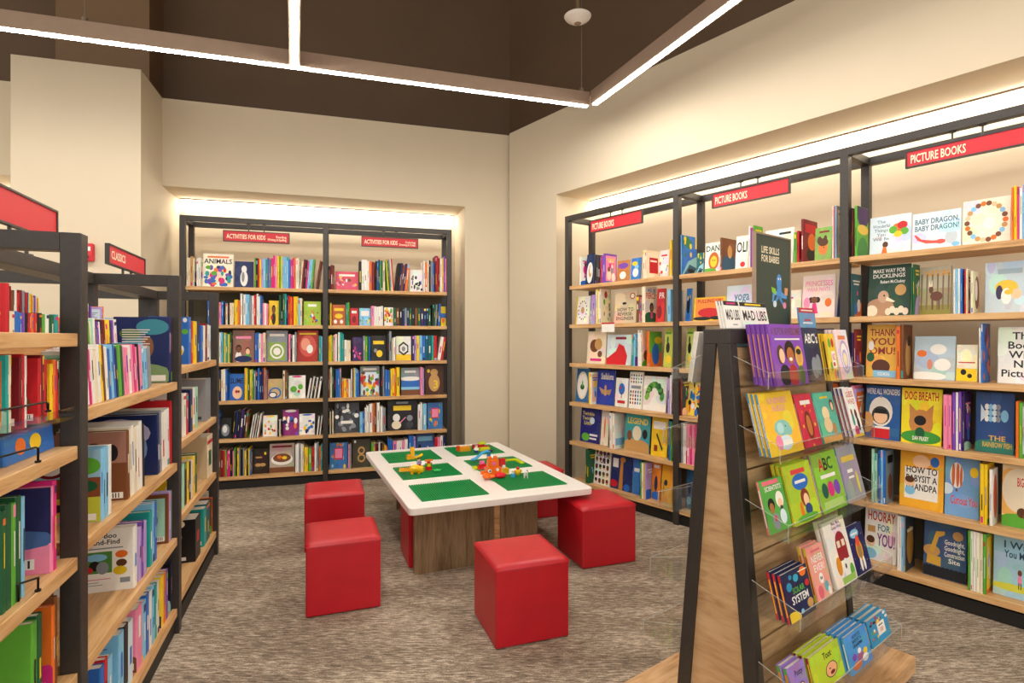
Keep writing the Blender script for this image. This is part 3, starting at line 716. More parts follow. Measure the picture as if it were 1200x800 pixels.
A_dan = [('t', 'DAN', .08, .70, .95, .92, 'G'), ('e', .6, .38, .34, .3, 'c8641e'), ('e', .6, .36, .22, .19, 'y'), ('e', .55, .4, .03, .03, 'k'), ('e', .68, .4, .03, .03, 'k'), ('e', .3, .05, .5, .1, 'g')]
A_oli = [('t', 'OLI', .08, .5, .92, .85, 'k'), ('e', .6, .15, .2, .08, 'r')]
A_fierce = [('t', 'I WILL BE', .1, .84, .9, .95, 'b'), ('t', 'FIERCE!', .08, .66, .92, .84, 'r'), ('e', .5, .02, .8, .28, 'G'), ('e', .55, .42, .17, .14, 'k'), ('e', .57, .4, .1, .09, 'n'), ('r', .48, .12, .64, .3, 'P')]
A_revers = [('e', .8, .84, .12, .1, 'b5432e'), ('e', .8, .84, .08, .07, 'u'), ('e', .45, .62, .1, .04, 'k'), ('t', 'HOW TO|REVERSE-|ENGINEER', .1, .08, .92, .5, '4a3a30')]
A_dotring = dots('kn', 14, .5, .5, .3, .32, .035) + [('e', .5, .5, .12, .12, 'a'), ('r', 0, 0, .1, 1, 'y')]
A_pull = [('r', .06, .06, .94, .94, 'f0903a'), ('t', 'PULLING UP', .1, .76, .9, .92, 'r'), ('e', .5, .35, .35, .2, 'r'), ('e', .3, .1, .3, .08, 'k'), ('e', .75, .12, .22, .08, 'k')]
A_yoga = [('t', 'yoga', .3, .55, .88, .85, '5a8fb0'), ('e', .35, .25, .13, .12, 'b'), ('e', .35, .42, .07, .06, 'h'), ('e', .75, .22, .14, .08, 'o'), ('e', .15, .3, .06, .14, 'g')]
A_prin = [('t', 'PRINCESSES', .1, .74, .92, .88, 'p'), ('t', 'WEAR PANTS', .15, .62, .85, .72, 'p'), ('e', .28, .42, .08, .07, 'k'), ('e', .48, .42, .08, .07, 'k'), ('e', .38, .42, .1, .08, 'n'), ('p', 'P', [(.3, .1), (.5, .1), (.44, .34), (.33, .34)]), ('e', .15, .35, .1, .14, 'p'), ('e', .8, .35, .1, .1, 'o'), ('e', .75, .08, .2, .06, 'e')]
A_thank = [('t', 'THANK|YOU|OMU!', .12, .42, .95, .94, '9b2f2a'), ('e', .16, .6, .1, .09, 'w'), ('e', .15, .38, .13, .09, 'G'), ('e', .5, .2, .3, .14, '5a3224'), ('r', .25, 0, 1, .13, 'c'), ('t', 'OGE MORA', .4, .03, .8, .1, 'w')]
A_duck = [('t', 'MAKE WAY FOR|DUCKLINGS', .12, .74, .88, .94, 'w'), ('t', 'Robert McCloskey', .3, .64, .88, .71, 'w'), ('e', .78, .5, .13, .11, 'a'), ('e', .3, .17, .34, .18, 'b58a68'), ('e', .38, .38, .13, .12, 'c9a184'), ('p', 'e', [(.46, .38), (.66, .28), (.62, .26), (.44, .3)]), ('e', .4, .4, .02, .02, 'k'), *[('e', .5 + .1 * i, .08 + .04 * (i % 2), .07, .07, 'f0dcc4') for i in range(5)], ('e', .1, .1, .15, .12, 'e')]
A_nature = [('r', 0, .55, 1, 1, 'b9b29a'), ('r', 0, 0, 1, .2, '8f8a3c'), *[('r', .05 + .17 * i, .1, .1 + .17 * i, .85, '7c6a50') for i in range(6)], ('t', 'NATURE', .2, .8, .95, .93, 'e8a020'), ('e', .55, .38, .2, .1, '6b4030'), ('r', .42, .1, .46, .35, '6b4030'), ('r', .62, .1, .66, .35, '6b4030'), ('e', .38, .52, .07, .08, '6b4030'), ('p', 'e', [(.3, .58), (.33, .74), (.36, .6), (.42, .74), (.42, .58)])]
A_book = [('t', 'The|Book|With|No|Pictures', .09, .1, .93, .93, '2a2a2e')]
A_dragon = [('t', 'BABY DRAGON,|BABY DRAGON!', .06, .5, .96, .86, '4c7288'), ('p', 'e0584a', [(.05, .42), (.12, .28), (.3, .18), (.62, .16), (.7, .24), (.45, .24), (.2, .3), (.08, .44)]), ('e', .6, .2, .1, .06, 'e0584a'), ('e', .9, .1, .08, .06, 'c')]
A_wonder = [('t', 'The|Wonderful|Things|You|Will Be', .08, .36, .5, .92, '7890a0'), ('e', .68, .66, .12, .12, 'o'), ('e', .8, .72, .12, .1, 'r'), ('e', .58, .62, .1, .1, 'g'), ('e', .85, .56, .1, .09, 'g'), ('e', .7, .5, .1, .08, 'y'), ('e', .4, .26, .07, .08, 'z'), ('p', 'o', [(.3, 0), (.46, 0), (.42, .2), (.35, .2)])]
A_animals = [('e', .5 + .4 * math.cos(a) * (1 if abs(math.cos(a)) < .7 else 1), .5 + .4 * math.sin(a), .06, .055, 'oncahn'[i % 6]) for i, a in enumerate([6.2832 * k / 22 for k in range(22)])]
A_wonders = [('t', "WE'RE ALL WONDERS", .02, .84, .98, .96, 'w'), ('e', .45, .52, .34, .28, 'e8e4da'), ('e', .45, .45, .26, .17, '3a3a3c'), ('e', .45, .42, .2, .13, 'h'), ('p', 'k', [(.26, .48), (.64, .48), (.6, .56), (.3, .57)]), ('r', .2, .02, .72, .2, 'r'), ('r', .2, .2, .72, .24, 'w'), ('e', .05, .3, .2, .2, 'a'), ('r', .42, .78, .48, .82, 's')]
A_dog = [('t', 'DOG BREATH', .08, .78, .92, .95, 'r'), ('e', .5, .38, .3, .24, 'c98a4c'), ('p', 'c98a4c', [(.22, .45), (.2, .72), (.4, .58)]), ('p', 'c98a4c', [(.6, .58), (.8, .72), (.78, .45)]), ('e', .48, .42, .15, .09, 'k'), ('e', .5, .12, .5, .12, '3f9a3c'), ('e', .48, .2, .12, .1, 'G'), ('t', 'DAV PILKEY', .3, .06, .7, .14, 'w')]
A_fish = [('e', .5, .02, .8, .2, '2f7a6a'), *[('e', .3 + .1 * (i % 4), .56 + .1 * (i // 4), .06, .05, 'wcxs'[i % 4]) for i in range(12)], ('p', 'x', [(.14, .5), (.3, .62), (.14, .8)]), ('e', .76, .62, .1, .1, 'c'), ('t', 'THE|RAINBOW FISH', .2, .08, .95, .3, 'd8b04a')]
A_gpa = [('r', .12, .16, .88, .72, 'w'), ('e', .5, .84, .2, .12, 'h'), ('e', .8, .86, .1, .09, 'b'), ('t', 'HOW TO|BABYSIT A|GRANDPA', .16, .3, .86, .76, 'k'), ('e', .24, .46, .12, .1, 'h'), ('e', .24, .5, .11, .06, 'z'), ('e', .25, .3, .12, .08, 'c')]
A_curious = [('e', .35, .7, .2, .22, 'w'), ('e', .25, .7, .05, .2, 'd06a3a'), ('e', .38, .7, .05, .21, 'd06a3a'), ('e', .48, .68, .04, .18, 'd06a3a'), ('r', .32, .42, .38, .47, 'n'), ('e', .85, .78, .12, .09, 'y'), ('t', 'Curious You', .18, .2, .95, .36, 'e0483a'), ('e', .05, .45, .2, .1, 'x')]
A_big = [('e', .25, .55, .45, .4, 'f0b860'), ('e', .42, .6, .42, .36, 'e'), ('t', 'BIG DREAMS', .38, .66, .98, .82, 'r'), ('e', .5, .05, .7, .18, 'g'), ('e', .5, .25, .12, .08, 'z'), ('e', .65, .2, .14, .05, 'n')]
A_hooray = [('t', 'HOORAY', .1, .74, .95, .94, 'c0392b'), ('t', 'FOR', .42, .56, .8, .7, '2f8a9a'), ('t', 'YOU!', .4, .28, .95, .54, '7a3a8a'), ('r', .1, .52, .34, .64, 'a'), ('e', .2, .34, .14, .1, 'h'), ('e', .2, .38, .13, .07, 'z'), ('e', .2, .12, .2, .1, 'c')]
A_site = [('e', .2, .45, .2, .1, 'a'), ('p', 'd8a840', [(.15, .45), (.3, .8), (.5, .82), (.5, .76), (.36, .7), (.25, .42)]), ('p', 'd8a840', [(.08, .22), (.42, .2), (.42, .36), (.1, .38)]), ('e', .8, .78, .12, .08, 'a'), ('t', 'Goodnight,|Goodnight,|Construction|Site', .5, .28, .96, .7, 'w'), *[('e', .08 + .1 * i, .1, .09, .1, '20242c') for i in range(10)]]
A_wish = [('r', 0, .7, 1, 1, '9ac8e0'), ('t', 'I Wish|You More', .25, .62, .98, .92, '2a4a6a'), ('e', .5, .16, .6, .06, 'd8d84a'), ('e', .62, .42, .05, .05, 'n'), ('e', .62, .3, .05, .08, 'p'), ('r', .59, .16, .61, .26, 'k'), ('r', .64, .16, .66, .26, 'k')]
A_the = [('t', 'THE ...', .3, .72, .9, .9, '8ba0ac'), ('e', .5, .5, .26, .14, 'e8c23c'), ('e', .34, .4, .08, .14, '3a3050'), ('e', .5, .32, .12, .16, 'w'), ('e', .72, .36, .12, .1, 'h'), ('e', .55, .4, .1, .05, 'e8c23c')]
A_the[0] = ('r', .3, .76, .85, .86, '9fb4c0')
A_legend = [('t', 'LEGEND', .1, .74, .92, .92, 'y'), ('e', .5, .1, .6, .25, 'a'), ('e', .5, .5, .18, .2, 'e'), ('e', .82, .5, .1, .13, 'k'), ('e', .2, .42, .1, .14, 'n')]
A_bat = [('t', 'Stellaluna', .22, .72, .92, .92, 'e'), ('e', .5, .36, .1, .1, 'a'), ('p', 'b08a5c', [(.12, .5), (.3, .3), (.45, .32), (.45, .42)]), ('p', 'b08a5c', [(.55, .42), (.55, .32), (.75, .28), (.85, .46)]), ('e', .5, .5, .06, .07, 'a')]
A_plate = [('e', .5, .5, .42, .42, 'e'), ('e', .5, .5, .34, .35, 'w'), ('e', .5, .45, .16, .08, 'G'), ('e', .5, .55, .05, .1, 'g')]
A_first = [*[('e', .14 + .18 * (i % 5), .9 - .09 * (i // 5), .05, .03, 'rkngb'[i % 5]) for i in range(15)], ('r', .15, .54, .85, .62, 's'), *[('e', .14 + .18 * (i % 5), .45 - .1 * (i // 5), .05, .04, 'kkgrb'[(i * 3) % 5]) for i in range(20)]]
A_tree = [('e', .5, .62, .24, .2, 'b'), ('r', .47, .3, .53, .5, 'n'), ('e', .4, .66, .06, .05, 'r'), ('r', .2, .12, .8, .22, 'r')]
A_twinkle = [('t', 'Twinkle|Twinkle|Little', .08, .5, .7, .92, 'e0d060'), ('e', .6, .65, .12, .1, 'x'), ('e', .3, .15, .2, .12, 'g'), ('r', .5, .2, .9, .26, 'w'), ('r', .5, .1, .85, .15, 'w')]
A_pencil = [('r', .12, .7, .88, .9, 'w'), ('p', 'k', [(.3, .55), (.36, .6), (.75, .2), (.7, .15)]), ('r', .2, .12, .42, .28, '8a3020')]
A_just = [*[('e', .15 + .23 * (i % 4), .1 + .2 * (i // 4), .08, .07, 'hnza'[(i + i // 4) % 4]) for i in range(20)], *[('e', .15 + .23 * (i % 4), .13 + .2 * (i // 4), .08, .05, 'kznRk'[i % 5]) for i in range(20)], ('t', 'JUST LIKE|US', .1, .6, .95, .95, '2b3a6c')]
A_giraffe = [('p', 'c98a3c', [(.4, 0), (.6, 0), (.58, .8), (.46, .8)]), ('e', .56, .84, .13, .07, 'c98a3c'), ('e', .15, .15, .2, .1, 'r'), ('r', .08, .6, .35, .85, 'w'), ('e', .8, .1, .15, .1, 'b')]
A_spots = [('e', .5, .5, .3, .3, 'k'), ('e', .35, .7, .1, .08, 'w'), ('e', .5, .15, .35, .1, 'b'), ('e', .7, .75, .1, .06, 'y')]
A_green = [('e', .45, .5, .22, .14, 'k'), ('e', .4, .7, .1, .1, 'G'), ('r', .1, .85, .8, .9, 'g'), ('e', .6, .2, .3, .1, 'y')]
A_face = [('e', .5, .4, .28, .22, 'e8843c'), ('e', .28, .62, .14, .12, 'z'), ('e', .5, .56, .3, .12, 'z'), ('e', .62, .66, .1, .1, 'z'), ('e', .55, .4, .03, .02, 'k'), ('r', .25, .84, .85, .9, '8a3a20')]
A_reddog = [('r', .35, .84, .78, .92, '9c2a3a'), ('p', 'd8242c', [(0, 0), (.8, 0), (.85, .3), (.7, .62), (.5, .7), (.38, .45), (.1, .25), (0, .2)])]
rt = {
(0, 0): [('s', 679, 680.5, 298, 'w'), ('f', 681, 695, 298, ('navy book with a gold crescent on a white disc', 'the gold crescent', 'B', [('e', .5, .4, .38, .34, 'w'), ('e', .55, .45, .2, .2, 'a'), ('e', .62, .5, .15, .14, 'w')])),
    ('s', 697, 709, 297, 'kdkrvv', {'w': .16}), ('f', 722, 737, 305, ('orange and purple book with a white dog', 'the white dog', 'c07a3c', [('e', .5, .3, .25, .18, 'w'), ('e', .5, .75, .4, .14, 'v')])), ('f', 738.5, 750, 302, ('blue book with pale swirls', 'the pale swirls', '2f7ac8', [('e', .5, .35, .3, .2, 'w'), ('e', .4, .75, .3, .1, 'y'), ('e', .6, .6, .2, .1, 'c')])),
    ('s', 753, 757.5, 293, 'ee', {'art': [('r', .08, .06, .92, .92, 'f0e4cc'), ('r', .2, .2, .75, .75, 'c8202c'), ('r', .26, .6, .68, .66, 'w')], 'w': .21, 'j': 0}), ('f', 771.5, 783, 293, ('pale pink book with tiny figures', 'the pale pink cover', 'f4d8d8', [('e', .5, .3, .3, .2, 'w'), ('r', .2, .78, .8, .84, 'r'), *mosaic(31, 'rbg', 8)])), ('s', 784.5, 787.5, 281, 'y')],
(1, 0): [('s', 797, 799.5, 275, 'cb', {'w': .2, 'j': .03, 'art': A_forest}), ('f', 815.5, 824, 296, ('slim blue green seaside book', 'the seaside cover', 'T', A_forest)), ('f', 825, 843, 284, ('white book with DAN above an orange and yellow face', 'the orange-maned face', 'w', A_dan)), ('s', 843.5, 846, 276, 'n', {'art': [('e', .5, .2, .5, .3, '2c5878'), ('e', .5, .6, .14, .2, 'a')], 'w': .22}), ('f', 861, 876, 276, ('white book with large black letters OLI', 'the letters OLI', 'w', A_oli)),
    ('s', 877, 884, 264, 'wvPg', {'w': .12}), ('f', 895, 929, 268, ('white wide book peeking out behind the dark green board', 'the white wide book', 'w', [('r', .5, .84, .9, .9, 'k')])), ('s', 930, 936, 270, 'gr', {'w': .12}), ('s', 938.5, 942, 252, 'R', {'art': [('r', .1, .7, .9, .9, 'r'), ('e', .5, .2, .3, .15, 'k'), ('e', .6, .5, .3, .2, 'o')], 'w': .2}),
    ('f', 954, 974, 266, ('green book with a dark-haired orange face', 'the orange face', '8db85a', A_face)), ('s', 975, 981, 241, 'wrcs', {'j': .03})],
(2, 0): [('s', 997, 1000, 241, 'kR', {'w': .14}), ('s', 1001, 1005, 238, 'g', {'w': .17, 'art': [('e', .5, 1.0, .7, .4, 'V'), ('e', .5, .55, .5, .1, 'e0c050'), ('e', .5, .1, .5, .3, '3a8a48')]}),
    ('f', 1018, 1067, 252, ('pale blue book with fruit and a small child', 'the fruit cover', 'x', A_wonder)), ('f', 1068, 1126, 247, ('pale blue book about a baby dragon with red tail', 'the dragon cover', 'x', A_dragon)), ('f', 1127, 1184, 232, ('cream book framed by a ring of small brown animals', 'the animal ring', 'f6efdc', A_animals)), ('s', 1185, 1206, 215, 'oyPwcb', {'w': .15})],
(0, 1): [('f', 673, 690, 347, ('white book with a ring of dots and yellow edge', 'the ring of dots', 'w', A_dotring)), ('f', 691, 697, 345, ('narrow lilac book', 'the lilac cover', 'l', [*mosaic(32, 'vw', 8)])), ('s', 698, 704, 337, 'eywe', {'w': .14, 'art': [('e', .5, .84, .14, .1, 'b5432e'), *mosaic(33, 'gse', 10)]}),
    ('f', 719, 745, 341, ('tan book about reverse engineering with a plant sprout', 'the sprout cover', 'd8c8a8', A_revers)), ('s', 745.5, 749, 345, 'n', {'w': .1}), ('s', 752, 756, 335, 'e', {'w': .16, 'art': A_fierce}), ('f', 768, 778, 338, ('bright red narrow book beside the child in meadow', 'the red cover', 'r', [('t', 'PR', .3, .7, .95, .9, 'w'), ('e', .4, .3, .3, .2, 'R')])), ('s', 782, 786, 336, 'c', {'w': .17, 'art': A_spots})],
(1, 1): [('f', 797, 809, 338, ('bright blue book with black and white round shapes', 'the black shapes', '2f80d0', A_spots)), ('f', 812, 849, 348, ('wide yellow-edged orange book', 'the orange cover', 'y', A_pull)), ('f', 850, 881, 334, ('pale blue yoga book with small animals stretching', 'the yoga cover', 'x', A_yoga)), ('s', 882, 887, 334, 'sd', {'w': .1}),
    ('f', 915, 938, 340, ('plain ivory book standing by the princess book', 'the ivory cover', 'u', [('r', .1, .7, .6, .76, 'P')])), ('f', 939, 978, 322, ('pale pink princess book with a dark-haired dancing girl', 'the princess cover', 'f0dcd4', A_prin)), ('s', 980, 984, 318, 'bB', {'w': .14, 'lean': 4})],
(2, 1): [('s', 994.5, 997, 315, 'T', {'w': .16}), ('f', 1016, 1066, 310, ('dark green book with a brown duck and ducklings', 'the duck cover', '1f4434', A_duck)), ('s', 1067, 1072, 308, 'GG', {'w': .09}), ('f', 1076, 1114, 312, ('woodland book with a brown deer', 'the deer cover', 'a8a078', A_nature)),
    ('s', 1117, 1128, 314, 'wcwb', {'w': .12, 'j': .02}), ('s', 1130, 1134, 314, 're', {'w': .1}), ('s', 1137, 1141, 315, 'e', {'w': .13, 'art': [('e', .5, .5, .35, .4, 'n'), ('e', .4, .55, .2, .25, 'w')]}), ('f', 1153, 1206, 306, ('pale grey-blue book with people under a yellow umbrella shape', 'the yellow umbrella', 'c4d4dc', A_the))],
(0, 2): [('f', 687, 709, 388, ('cream book with brown animals', 'the brown animals', 'e', [('e', .4, .55, .25, .2, 'n'), ('e', .6, .6, .2, .18, 'a'), ('r', .2, .08, .8, .16, 'P'), ('e', .7, .3, .12, .1, 'n')])), ('f', 710, 739, 392, ('white square book with a big red shape', 'the big red shape', 'x', A_reddog)), ('s', 740, 744, 388, 'tc', {'w': .12}), ('s', 747, 752, 386, 'wwe', {'w': .13, 'art': [('e', .5, .3, .3, .15, 'n'), ('e', .5, .05, .5, .12, 'g')]}), ('s', 757.5, 761, 384, 'oo', {'w': .17, 'art': [('r', 0, .4, 1, 1, 'g'), ('e', .5, .35, .3, .3, 'b'), ('e', .7, .75, .3, .1, 'y')]}),
    ('f', 777, 787, 383, ('lime book with a dark insect-like figure', 'the lime cover', 'c4cc50', A_green))],
(1, 2): [('f', 796, 812, 383, ('pale lime book with dark leaves', 'the pale lime cover', 'd4dc78', A_green)), ('f', 817, 834, 392, ('small navy and yellow book, partly behind the display', 'the navy-yellow cover', 'e8c85a', [('r', 0, 0, 1, .7, '28388c'), ('e', .5, .35, .25, .2, 'n')])),
    ('f', 940, 975, 385, ('dark plum book seen past the display board', 'the plum cover', '4a2440', [('e', .5, .5, .3, .2, 'P')]))],
(2, 2): [('s', 995, 1003, 385, 'VR', {'w': .1}), ('f', 1014, 1050, 379, ('orange-yellow book with handwritten thanks and a stew pot', 'the stew pot', 'e8b84a', A_thank)), ('s', 1050, 1059, 372, 'on', {'w': .15, 'art': [('e', .5, .4, .3, .35, 'a'), ('e', .6, .7, .2, .1, 'k')]}), ('f', 1070, 1119, 394, ('pale icy blue book with white birds', 'the white birds', 'b8ccd8', [('e', .6, .7, .2, .12, 'w'), ('e', .7, .35, .2, .14, 'w'), ('e', .2, .6, .12, .08, 'o'), ('e', .4, .35, .07, .12, 'd88a70'), ('e', .3, .08, .5, .1, 'w')])),
    ('f', 1120, 1145, 404, ('small yellow book with black birds', 'the black birds', 'q', [('r', 0, 0, 1, .35, 'y'), ('e', .35, .25, .14, .08, 'k'), ('e', .65, .15, .12, .06, 'k'), ('r', .1, .5, .9, .53, 'r')])), ('s', 1147, 1152, 370, 'wb', {'w': .15, 'art': mosaic(34, 'norbyV', 24, v1=.95, s=.12)}), ('f', 1168, 1228, 383, ('plain white square book whose cover is only words', 'the words-only book', 'f2f0ea', A_book))],
(0, 3): [('f', 671, 689, 430, ('blue book with a white oval plate', 'the oval plate', '2f70a8', A_plate)), ('s', 689.5, 693, 431, 'yw', {'w': .1}), ('f', 693.5, 719, 430, ('deep blue book with a tan bat-like creature flying', 'the flying creature', '2338a0', A_bat)), ('f', 720, 735, 443, ('small white book with a blue tree', 'the blue tree', 'w', A_tree)), ('f', 736, 752, 431, ('tall white book printed with rows of small pictures', 'the small pictures', 'w', A_first)),
    ('f', 752.5, 780, 441, ('white landscape book with a green leafy arch', 'the leafy arch', 'w', leafy(5))), ('s', 782, 787, 432, 'lw', {'w': .13})],
(1, 3): [('s', 797, 799.5, 430, 'rd', {'w': .12}), ('f', 803, 824, 447, ('lively yellow and blue book, lower part of a pair', 'the yellow-blue cover', 'f0d060', mosaic(35, 'bykwob', 26, v1=.95, s=.13))), ('f', 950, 980, 432, ('orange book partly behind the display', 'the orange cover', 'o', None))],
(2, 3): [('s', 994, 1003, 432, 'pl', {'w': .14}), ('f', 1013, 1054, 441, ('blue book with a child in a white space helmet', 'the space helmet', '245a9c', A_wonders)), ('f', 1055, 1103, 449, ('yellow book with a brown dog holding up its nose', 'the yellow dog book', 'f6e42a', A_dog)), ('s', 1105, 1115, 449, 'pp', {'w': .1}), ('s', 1115.5, 1127, 449, 'vwv', {'w': .12, 'j': .02}), ('s', 1128, 1130, 449, 'V', {'w': .15}),
    ('f', 1142, 1188, 448, ('deep blue underwater book with pale scales', 'the underwater cover', '2a4c86', A_fish)), ('s', 1190, 1198, 470, 'og', {'w': .1}), ('f', 1200, 1225, 452, ('white book at the edge past the underwater book', 'the white cover', 'w', None))],
(0, 4): [('f', 679, 702, 479, ('navy book with yellow script lettering', 'the yellow script', '1c1f74', A_twinkle)), ('f', 703, 712, 476, ('slim cream book with red feather', 'the feather cover', 'u', [('e', .5, .5, .1, .3, 'o')])), ('s', 714, 720, 477, 'wew', {'w': .15, 'art': [('r', .1, .1, .9, .3, 'c')], 'j': .03}), ('f', 731, 760, 477, ('teal book with a yellow title and desert creatures', 'the desert creatures', '3aa0a8', A_legend)),
    ('f', 762, 781, 486, ('yellow book with a slanted black pencil', 'the pencil cover', 'f2c81c', A_pencil)), ('s', 783, 787, 486, 'bg', {'w': .12})],
(1, 4): [('s', 797, 804, 486, 'sww', {'w': .12}), ('s', 804.5, 816, 485, 'pPpP', {'w': .16, 'j': .02}), ('f', 950, 985, 480, ('teal book low behind the display', 'the teal cover', 't', None))],
(2, 4): [('s', 1021, 1028, 512, 'mm', {'w': .14}), ('s', 1029, 1038, 510, 'bcb', {'w': .14, 'j': .01, 'art': [('r', 0, 0, 1, 1, '7a8c98'), ('e', .5, .3, .25, .25, 'n'), ('r', .2, .75, .8, .9, 'k')]}), ('f', 1053, 1105, 512, ('yellow-orange book about babysitting a grandfather', 'the grandfather book', 'f0b030', A_gpa)), ('f', 1106, 1147, 531, ('sky blue book with a striped hot-air balloon', 'the balloon cover', '78a8dc', A_curious)),
    ('s', 1148, 1157, 530, 'yy', {'w': .15, 'j': .01, 'art': [('e', .6, .8, .1, .06, 'k'), ('r', 0, 0, 1, .1, 'g')]}), ('s', 1159, 1163, 544, 'w', {'w': .12, 'art': [('e', .5, .5, .3, .4, 'd0603a')]}), ('f', 1173, 1222, 538, ('cream book with a golden swirl and sleeping child', 'the golden swirl', 'f2dcb0', A_big))],
(0, 5): [('s', 686, 690, 518, 'GG', {'w': .12}), ('f', 690.5, 714, 517, ('white book covered with many small faces', 'the small faces', 'w', A_just)), ('f', 715, 739, 520, ('navy book with a tall giraffe', 'the giraffe cover', '232c6c', A_giraffe)), ('f', 740, 749, 526, ('slim blue book with white letters', 'the slim blue book', '3a78c8', [('r', .2, .6, .9, .7, 'w')])), ('s', 750, 757, 527, 'gwyl', {'w': .15}),
    ('f', 758, 773, 527, ('orange book with a dark triangular figure', 'the dark figure', 'e88a28', [('e', .5, .42, .18, .2, '2a3450'), ('e', .5, .1, .4, .12, 'b'), ('r', .2, .82, .8, .9, 'w')])), ('f', 774, 787, 530, ('yellow orange book with a thin dark tail shape', 'the tail shape', 'f2b02c', [('e', .4, .5, .15, .08, '2a3450'), ('r', .2, .2, .25, .5, '2a3450')]))],
(1, 5): [('f', 796, 811, 534, ('deep blue book beside the wire rack', 'the deep blue cover', '2a5c90', [('e', .5, .5, .2, .15, '16243c'), ('e', .5, .2, .3, .1, 'c')])), ('f', 955, 985, 548, ('green book low behind the display', 'the green cover', 'g', None))],
(2, 5): [('f', 1012, 1050, 584, ('white book with rainbow letters and a smiling child', 'the rainbow letters', 'f2efea', A_hooray)), ('s', 1051, 1061, 590, 'wwcs', {'w': .16, 'j': .02, 'art': [('r', 0, 0, 1, 1, '3a4048'), ('e', .5, .45, .35, .35, 'b5843c'), ('r', .2, .7, .8, .76, 'e')]}), ('f', 1081, 1132, 594, ('dusky blue book with a yellow digger at night', 'the digger cover', '3c5880', A_site)),
    ('s', 1134, 1156, 607, 'gwwqeg', {'w': .14, 'j': .01}), ('f', 1163, 1215, 615, ('soft blue book with a tiny figure on a hill', 'the tiny figure', 'a8d0e4', A_wish))]}
for (b_, r_), items in rt.items():
    nm = ('corner-side bay', 'middle bay', 'third bay')[b_]
    row(RT, ZB[r_], '%s shelf, picture-wall %s' % (ROWS[r_], nm), 'picture books on the %s shelf of the %s' % (ROWS[r_], nm), items, df=.09, ds=.03,
        end='its post', near=True, maxw=.17, tmin=RTP[b_] + .027, tmax=RTP[b_ + 1] - .027, hmax=.5 if r_ == 0 else .325)
# a small price card clipped to the second shelf
cd = RT.t(704, -.004)
m_ = MB(); m_.box(0, RT.t(719, -.004) - cd, -.003, 0, -.055, .03, 'w'); m_.box(0, RT.t(719, -.004) - cd, -.0035, -.003, .016, .03, 'r')
o = m_.build('shelf_card', M['print']); o.matrix_world = RT.at(cd, .011, 1.615); tag(o, 'small white and red card clipped to the second shelf, picture-wall corner-side bay', 'card')

# ---- gondola
A_toys = [('r', 0, .35, 1, .62, '8a4a2c'), ('r', 0, .62, 1, 1, '9ac4d8'), ('r', 0, 0, 1, .35, 'c8cc3c'), ('e', .35, .75, .2, .12, 'R'), ('e', .35, .75, .14, .08, 'w'), ('e', .8, .78, .2, .12, 'g'), ('e', .8, .5, .16, .08, 'G'), ('r', .12, .14, .6, .32, 'e8a03c'), ('e', .36, .22, .18, .06, 'k'), ('r', .66, .03, .94, .12, 'w'), ('r', .15, .02, .5, .1, 'p')]
A_bats = [('r', 0, .55, 1, 1, 'a87868'), ('r', .1, .76, .4, .86, '3a3050'), ('e', .55, .75, .12, .1, 'k'), ('e', .8, .7, .08, .12, 'k'), ('e', .2, .6, .08, .06, 'k'), ('r', .1, .34, .5, .5, 'e8982c'), ('e', .3, .42, .14, .06, 'k'), ('r', .1, .14, .5, .3, 'e8982c'), ('e', .3, .22, .12, .06, 'P'), ('r', .6, .03, .94, .12, 'w')] + [('r', .63 + .04 * i, .04, .645 + .04 * i, .11, 'k') for i in range(7)]
A_dragonb = [('e', .4, .7, .5, .25, 'c0b8d8'), ('e', .6, .45, .25, .3, '7a98c8'), ('e', .4, .3, .22, .2, 'c89a30'), ('e', .3, .4, .12, .1, 'e0b840'), ('r', .2, .05, .55, .14, 'w')] + [('r', .23 + .04 * i, .06, .245 + .04 * i, .13, 'k') for i in range(7)]
A_ocean = [('e', .5, .1, .6, .2, '7c9a6a'), ('e', .4, .5, .3, .2, '2a7a8a'), ('e', .6, .55, .12, .16, '8a5a38'), ('e', .7, .85, .3, .12, '3c8a9c'), ('e', .3, .75, .2, .08, '4a6a2a'), *[('r', .15, .8 - .035 * i, .15 + .5 - .04 * (i % 3), .812 - .035 * i, 'w') for i in range(10)], ('r', .66, .03, .94, .12, 'w')]
A_peek = [('t', 'Peek-A-Boo|Seek-and-Find', .12, .74, .95, .94, 'k'), ('r', .14, .68, .86, .70, 's'), ('e', .2, .45, .14, .14, 'c8941c'), ('r', .34, .3, .72, .64, '4e8a3c'), ('e', .52, .55, .14, .06, 'c'), ('e', .5, .42, .07, .08, 'k'), ('e', .6, .38, .08, .1, 's'), ('e', .42, .36, .06, .05, 'r'), ('e', .84, .58, .08, .06, 'o'), ('e', .84, .44, .07, .06, 'z'), ('e', .82, .32, .09, .07, 'e0c020'), ('r', .1, .2, .7, .21, 'P'), ('r', .1, .15, .55, .16, 's'), ('r', .1, .11, .6, .12, 's'), ('r', .82, .12, .95, .2, 's')]
A_cinder = [('r', 0, .35, 1, 1, '2c2a5c'), ('e', .5, .4, .6, .12, '4a6aa0'), ('e', .25, .55, .1, .14, 'p'), ('e', .25, .7, .05, .05, 'a'), ('r', .4, .06, .85, .18, 'w')] + [('r', .44 + .05 * i, .075, .46 + .05 * i, .165, 'k') for i in range(8)]
GB = {}
def grow(z, ph, items, **kw): row(GO, z, ph, 'books on the gondola, ' + ph, items, ds=.03, side='back', near=True, end='its post', **kw)
